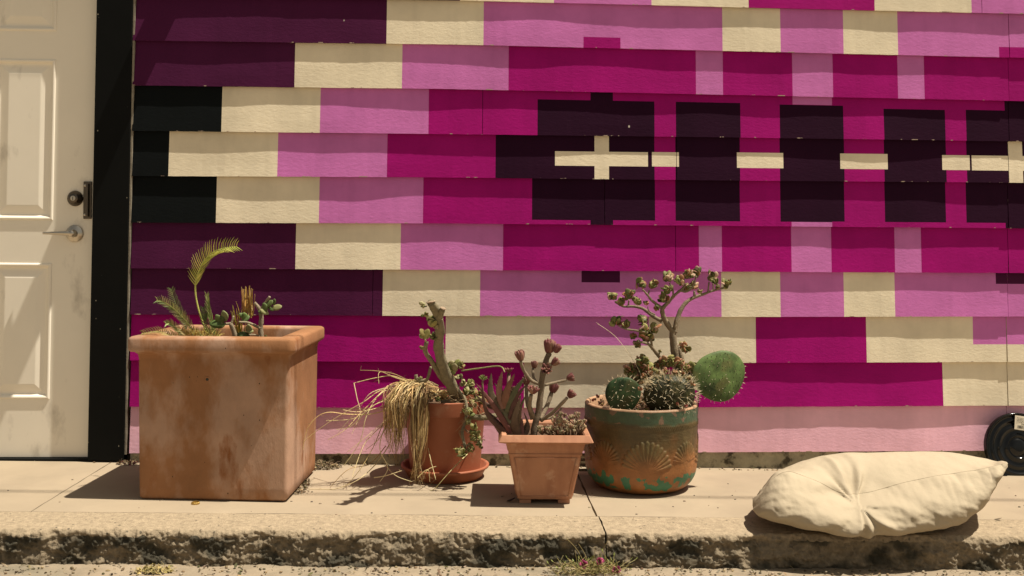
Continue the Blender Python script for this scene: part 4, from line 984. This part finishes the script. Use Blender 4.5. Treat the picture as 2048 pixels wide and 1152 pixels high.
# ------------------------------------------------------------------ pillow
def pillow():
    # stations along the length: (px of section, seam y px, top y px, front y px(bottom), Y seam, Yback, Yfront)
    ST = [(1506, 1010, 1004, 1018, -.90, -.80, -.93, .10), (1524, 985, 980, 1036, -.93, -.70, -1.00, .5), (1548, 955, 948, 1048, -.93, -.60, -1.04, .8), (1580, 944, 932, 1056, -.93, -.52, -1.06, 1), (1630, 962, 915, 1069, -.94, -.46, -1.085, 1), (1690, 987, 906, 1078, -.95, -.45, -1.095, 1), (1740, 984, 906, 1079, -.95, -.45, -1.095, 1),
          (1800, 967, 904, 1076, -.94, -.45, -1.085, 1), (1860, 954, 903, 1068, -.94, -.46, -1.075, 1), (1920, 945, 907, 1055, -.93, -.50, -1.05, 1), (1965, 938, 917, 1022, -.93, -.58, -1.02, .8), (1990, 932, 924, 978, -.93, -.70, -.99, .5), (2014, 927, 924, 932, -.93, -.88, -.94, .1)]
    secs = []
    for px, sy, ty, by, ys, yb, yf, fat in ST:
        se = W(px, sy, ys); x = se.x; g_ = gz(x)
        ytop = lerp(ys, yb, .5); tp = W(px, ty, ytop); tp.x = x
        zb_ = W(px, by, yf+.03).z; zb_ = max(zb_, g_-.02)
        bk_z = lerp(g_+.01, tp.z, .45)
        if fat < 1: bk_z = lerp(zb_, tp.z, .5)
        hz = tp.z-zb_
        bottom_z = max(zb_, g_+.004)
        sec = [Vector((x, ys, se.z)), Vector((x, lerp(ys, ytop, .45), lerp(se.z, tp.z, .80))), Vector((x, ytop, tp.z)), Vector((x, lerp(ytop, yb, .65), lerp(tp.z, bk_z, .45))), Vector((x, yb, bk_z)), Vector((x, lerp(yb, ys, .15), lerp(bottom_z, bk_z, .12))),
               Vector((x, lerp(yb, yf, .5), bottom_z)), Vector((x, lerp(yb, yf, .80), bottom_z)), Vector((x, lerp(ys, yf, .75), lerp(zb_, se.z, .06))), Vector((x, yf, lerp(zb_, se.z, .30))), Vector((x, lerp(yf, ys, .25), lerp(zb_, se.z, .65)))]
        secs.append(sec)
    for sec, st_ in zip(secs, ST):
        for p in sec: p.x = W(st_[0], 980, p.y).x
    nS = len(secs[0]); NU = 22; NV = 12
    dense = []
    cols_d = [cr([s_[k] for s_ in secs], NU) for k in range(nS)]
    nu = len(cols_d[0])
    m = MB(); rows = []
    for i in range(nu):
        P = [cols_d[k][i] for k in range(nS)]; ring = []
        for k in range(nS):
            a, b, c_, d = P[(k-1) % nS], P[k], P[(k+1) % nS], P[(k+2) % nS]
            if k == 0: a = b+(b-c_)*.3 + Vector((0, -.0, 0))
            if k == nS-1: d = c_+(c_-b)*.3
            for j in range(NV):
                t = j/NV; ring.append(.5*((2*b)+(c_-a)*t+(2*a-5*b+4*c_-d)*t*t+(3*b-a-3*c_+d)*t**3))
        rows.append(ring)
    nv = len(rows[0]); L0 = rows[0][0].x; L1 = rows[-1][0].x; pts = []
    xc = W(1705, 995, -.95).x
    for i, ring in enumerate(rows):
        u = (ring[0].x-L0)/(L1-L0)
        for j, p in enumerate(ring):
            jj = min(j, nv-j)/nv                    # 0 at the seam
            cen = Vector((p.x, -.78, gz(p.x)+.1)); nr = (p-cen); nr.x = 0; nr.normalize()
            below = j > nv*.6
            front = smooth((-.62-p.y)/.2)
            # gathers running away from the seam
            s_ = p.x*85+5*fn(p.x*6, 2.0)+(1.2*jj*14*fn(p.x*9, 5))
            g_ = (abs(math.sin(s_))**.7-.5)*.0085*math.exp(-jj*10)*(1 if below else .08)*(.3+1.5*abs(fn(p.x*5, 9)))*1.5*(.35+.65*smooth((u-.3)/.3))*(1-math.exp(-jj*60))
            fold = .016*fbm(p.x*9+p.z*6, p.z*14, p.y*8+2, 4)*front*(.75 if below else .35)
            # radiating creases from the sagging middle
            dx, dz = p.x-xc, p.z-(gz(p.x)+.10); rr = math.hypot(dx, dz*1.3); an = math.atan2(dz, dx)
            crs = .010*math.sin(an*8+3*fn(an*2, rr*8))*math.exp(-((rr-.08)/.08)**2)*front
            dent = -.012*math.exp(-(dx/.05)**2-(dz/.06)**2)*front
            # corner ruffles
            cn = .006*math.sin(p.z*150+p.y*90)*math.exp(-u*16)+.004*math.sin(p.z*120+p.x*60)*math.exp(-(1-u)*14)
            q = p+nr*(g_+fold+crs+dent+cn)
            q.z = max(q.z, gz(q.x)+.0025) if q.y > -1.0 else q.z
            pts.append(q)
    m.grid(pts, nv, nu, wrapu=True, flip=True)
    m.face(tuple(range(nv))); m.face(tuple((nu-1)*nv+k for k in range(nv))[::-1])
    root = empty('pillow', Vector((W(1760, 1000, -.8).x, -.78, gz(1.5))), 'plump cream cotton pillow slumped over the curb edge', 'pillow')
    cs = m.build('cushion', M['cotton'], root, smooth=True)
    t = MB(); seam = [pts[i*nv]+Vector((0, -.0002, .0002)) for i in range(int(nu*.12), nu)]
    t.tube(seam, .0009, n=6)
    for i in range(0, len(seam)-1, 1): t.ell(seam[i].lerp(seam[min(i+1, len(seam)-1)], .5), (Vector((.0012, 0, 0)), Vector((0, .0011, 0)), Vector((0, 0, .0012))), None, 6, 4)
    t.build('seam', M['cotton'], root, smooth=True)
pillow()

# ------------------------------------------------------------------ black lid against the wall
def lid():
    c_ = W(2036, 894, -.075); rad = .150
    root = empty('plastic_lid', Vector((c_.x, c_.y, gz(c_.x))), 'glossy black round ribbed plastic lid leaning against the wall behind the pillow', 'lid')
    tl = R(10)
    prof = [(0.0001, .010), (.020, .010), (.034, .008), (.038, .002), (.044, .001), (.048, .008), (.052, .010), (.056, .003), (.080, .001), (.084, .006), (.089, .006), (.093, .0), (.112, .0), (.116, .006), (.121, .007), (.126, .002), (.138, .002), (.142, .011), (.147, .013), (.150, .009), (.150, -.012)]
    def tf(x, f, z): return Vector((c_.x+x, c_.y-f*math.cos(tl)+z*math.sin(tl), c_.z+z*math.cos(tl)+f*math.sin(tl)))
    m = MB(); n = 96; pts = [tf(r_*math.cos(2*math.pi*i/n), f, r_*math.sin(2*math.pi*i/n)) for r_, f in prof for i in range(n)]
    m.grid(pts, n, len(prof), wrapu=True, flip=True)
    pts = [tf(r_*math.cos(2*math.pi*i/n), -.012, r_*math.sin(2*math.pi*i/n)) for r_ in (.15, .0001) for i in range(n)]
    m.grid(pts, n, 2, wrapu=True, flip=True)
    m.build('disc', M['blackp'], root, smooth=True)
    a = R(-8)
    def st(u, v, f=.0145):
        x = -.030+u*.10; z = .075+v*.062; x, z = x*math.cos(a)-z*math.sin(a)-.0, x*math.sin(a)+z*math.cos(a); return tf(x+.002, f, z)
    m = MB(); pts = [st(i/6, j/4, .0145+.002*math.sin(i)) for j in range(5) for i in range(7)]
    m.grid(pts, 7, 5); pts = [p+Vector((0, .0006, 0)) for p in pts]; m.grid(pts, 7, 5, flip=True)
    sk = m.build('sticker', M['paper'], root)
    m = MB()
    def bar(u0, u1, v0, v1):
        k = len(m.v); m.v += [st(u0, v0, .0172), st(u1, v0, .0172), st(u1, v1, .0172), st(u0, v1, .0172)]; m.face((k, k+1, k+2, k+3))
    u = .12
    while u < .62: w_ = random.choice([.008, .014, .02]); bar(u, u+w_, .10, .32); u += w_+random.choice([.009, .014])
    for v in (.52, .62, .72, .82): 
        u = .08
        while u < .8: w_ = rnd(.02, .07); bar(u, u+w_, v, v+.035); u += w_+.02
    bar(.30, .34, .40, .46); bar(.36, .42, .40, .46); bar(.44, .47, .40, .46)
    m.build('printing', M['ink'], sk)
lid()

# ------------------------------------------------------------------ litter
def cap():
    p = G(391, 1008); m = MB(); pts = []; n = 42
    for r_, z in ((.0150, 0), (.0145, .0055), (.0125, .007), (.0115, .0068), (.0110, .003), (.0001, .003)):
        for i in range(n):
            a = 2*math.pi*i/n; rr = r_+(.0007*(1 if i % 2 else -1) if r_ > .014 else 0); pts.append(Vector((rr*math.cos(a), rr*math.sin(a), z)))
    m.grid(pts, n, 6, wrapu=True); o = m.build('bottle_cap', M['gold'], smooth=False); o.location = (p.x, p.y, p.z+.001); o.rotation_euler = (R(4), 0, 0)
    tag(o, 'small gold crimped bottle cap on the sidewalk in front of the square planter', 'bottle cap')
cap()
def pile(name, cx0, cy0, rx, ry, n, label, cat, pal, h=.012, mt='straw', kind=None, hgt=0, stones=.3):
    m = MB()
    for i in range(n):
        a = rnd(0, 6.28); r_ = math.sqrt(rnd(0, 1)); p = Vector((cx0+rx*r_*math.cos(a), cy0+ry*r_*math.sin(a), 0)); p.z = gz(p.x)+hgt+rnd(.001, h)*(1-r_*.8)
        c_ = jit(random.choice(pal), .3)
        if random.random() < stones: s_ = rnd(.002, .006); m.ell(p, (Vector((s_, 0, 0)), Vector((0, s_*rnd(.6, 1), 0)), Vector((0, 0, s_*rnd(.4, .8)))), c_, 6, 4)
        elif random.random() < .5: d = Vector((rnd(-1, 1), rnd(-1, 1), rnd(-.1, .4))).normalized(); l_ = rnd(.01, .035); m.tube([p, p+d*l_*.5+Vector((0, 0, .003)), p+d*l_], .0007, c_, n=3)
        else: d = Vector((rnd(-1, 1), rnd(-1, 1), rnd(0, .6))).normalized(); l_ = rnd(.008, .02); m.leaf(p, d, (rnd(-.5, .5), rnd(-.5, .5), 1), l_, l_*.6, .0008, c_, cup=rnd(-.4, .5), n=5, k=3)
    o = m.build(name, M[mt]); tag(o, label, cat, kind=kind); return o
g = G(655, 930); DB = [(.20, .14, .08), (.12, .08, .045), (.30, .22, .12), (.07, .05, .03), (.10, .09, .04)]
pile('leaf_litter', g.x-.02, -.075, .085, .055, 420, 'heap of dry leaf litter and crumbs in the corner right of the square planter', 'leaf litter', DB, .035, kind='stuff')
pile('leaf_litter', G(262, 925).x-.0, -.05, .05, .03, 90, 'dead leaves caught between the black door casing and the square planter', 'leaf litter', DB+[(.2, .05, .06)], .02, kind='stuff')
pile('leaf_litter', G(605, 975).x, G(605, 975).y, .022, .11, 130, 'crumbs of dry leaf litter along the right foot of the square planter', 'leaf litter', DB, .012, kind='stuff')
pile('wall_debris', .55, -.025, 2.2, .03, 420, 'scattered grit and crumbs lying along the foot of the foundation', 'grit', DB, .008, kind='stuff', stones=.6)
pile('sidewalk_grit', .3, -.45, 2.3, .42, 130, 'sparse grit scattered on the pale sidewalk slabs', 'grit', [(.1, .08, .06), (.2, .15, .1)], .0015, kind='stuff', stones=.85)
pile('gutter_grit', .3, -1.09, 2.6, .06, 900, 'gravel crumbs and dirt lying in the gutter under the broken curb', 'grit', DB+[(.3, .25, .18)], .012, kind='stuff', hgt=RZ, stones=.7)
g = W(308, 1138, -1.10); pile('dry_grass_clump', g.x, g.y, .06, .028, 230, 'flat clump of dry grass clippings in the gutter below the square planter', 'dry grass', [(.38, .30, .12), (.25, .2, .08)], .02, hgt=RZ, stones=0)
# dead leaf and pebble
g = G(1021, 1004); m = MB(); m.leaf(g+Vector((-.015, 0, .004)), (1, .1, .1), (0, 0, 1), .034, .022, .006, (.02, .014, .01), cup=.25); tag(m.build('dead_leaf', M['plant'], smooth=True), 'curled black dead leaf on the sidewalk beside the square pot', 'leaf')
g = G(1995, 1040); m = MB(); m.leaf(g+Vector((-.012, 0, .003)), (1, -.2, .05), (0, 0, 1), .026, .012, .002, (.12, .09, .06), cup=.2); tag(m.build('dead_leaf', M['plant'], smooth=True), 'small grey dead leaf on the sidewalk right of the pillow', 'leaf')
# flowering weed in the gutter
def weed():
    g = W(1190, 1140, -1.085); g.z = gz(g.x)+RZ; root = empty('flowering_weed', g, 'straggly weed with pink petals growing in the gutter at the cracked curb joint', 'weed')
    m = MB()
    for i in range(260):
        bx = rnd(-.16, .14)*rnd(.3, 1); p = g+Vector((bx, rnd(-.02, .03), .0)); d = Vector((rnd(-1, 1), rnd(-.5, .5), rnd(.05, .8))).normalized(); l_ = rnd(.02, .07)
        P = [p, p+d*l_*.5+Vector((0, 0, .008)), p+d*l_]; m.tube(P, .0008, jit((.32, .26, .11)), n=3)
        if random.random() < .5: m.leaf(P[-1], d, (0, 0, 1), .012, .007, .001, jit((.16, .17, .05)), n=5, k=3)
    for dx, hz in ((-.04, .10), (.0, .09), (-.07, .12), (.03, .11)):
        m.tube(cr([g+Vector((dx*.3, 0, 0)), g+Vector((dx*.8, .01, hz*.6)), g+Vector((dx*1.4, 0, hz))], 4), .0008, (.34, .27, .12), n=4)
    m.build('stems', M['plant'], root)
    for px, py in ((1167, 1127), (1199, 1121), (1233, 1139)):
        m = MB(); c_ = W(px, py, g.y)
        for k in range(9):
            a = k*2.4; d = Vector((math.cos(a), -.4+rnd(-.4, .2), math.sin(a))); m.leaf(c_, d, Vector((0, -1, .3)), rnd(.013, .020), .014, .0010, jit((.34, .05, .14), .3), cup=rnd(-.3, .5), n=6, k=4)
        m.build('petals', M['plant'], root, smooth=True)
weed()
# grates stacked behind, between the square and glazed pots
m = MB(); g = W(1160, 930, -.16)
for k in range(7): m.tube([Vector((g.x-.035, -.16, gz(g.x)+.02+k*.022)), Vector((g.x+.05, -.16, gz(g.x)+.02+k*.022))], .006, (.25, .2, .14), n=8)
m.tube([Vector((g.x-.03, -.155, gz(g.x))), Vector((g.x-.03, -.155, gz(g.x)+.17))], .005, (.2, .16, .1), n=8); m.tube([Vector((g.x+.045, -.155, gz(g.x))), Vector((g.x+.045, -.155, gz(g.x)+.17))], .005, (.2, .16, .1), n=8)
tag(m.build('slatted_rack', M['bark'], smooth=True), 'dark slatted rack glimpsed between the square pot and the glazed pot', 'rack')
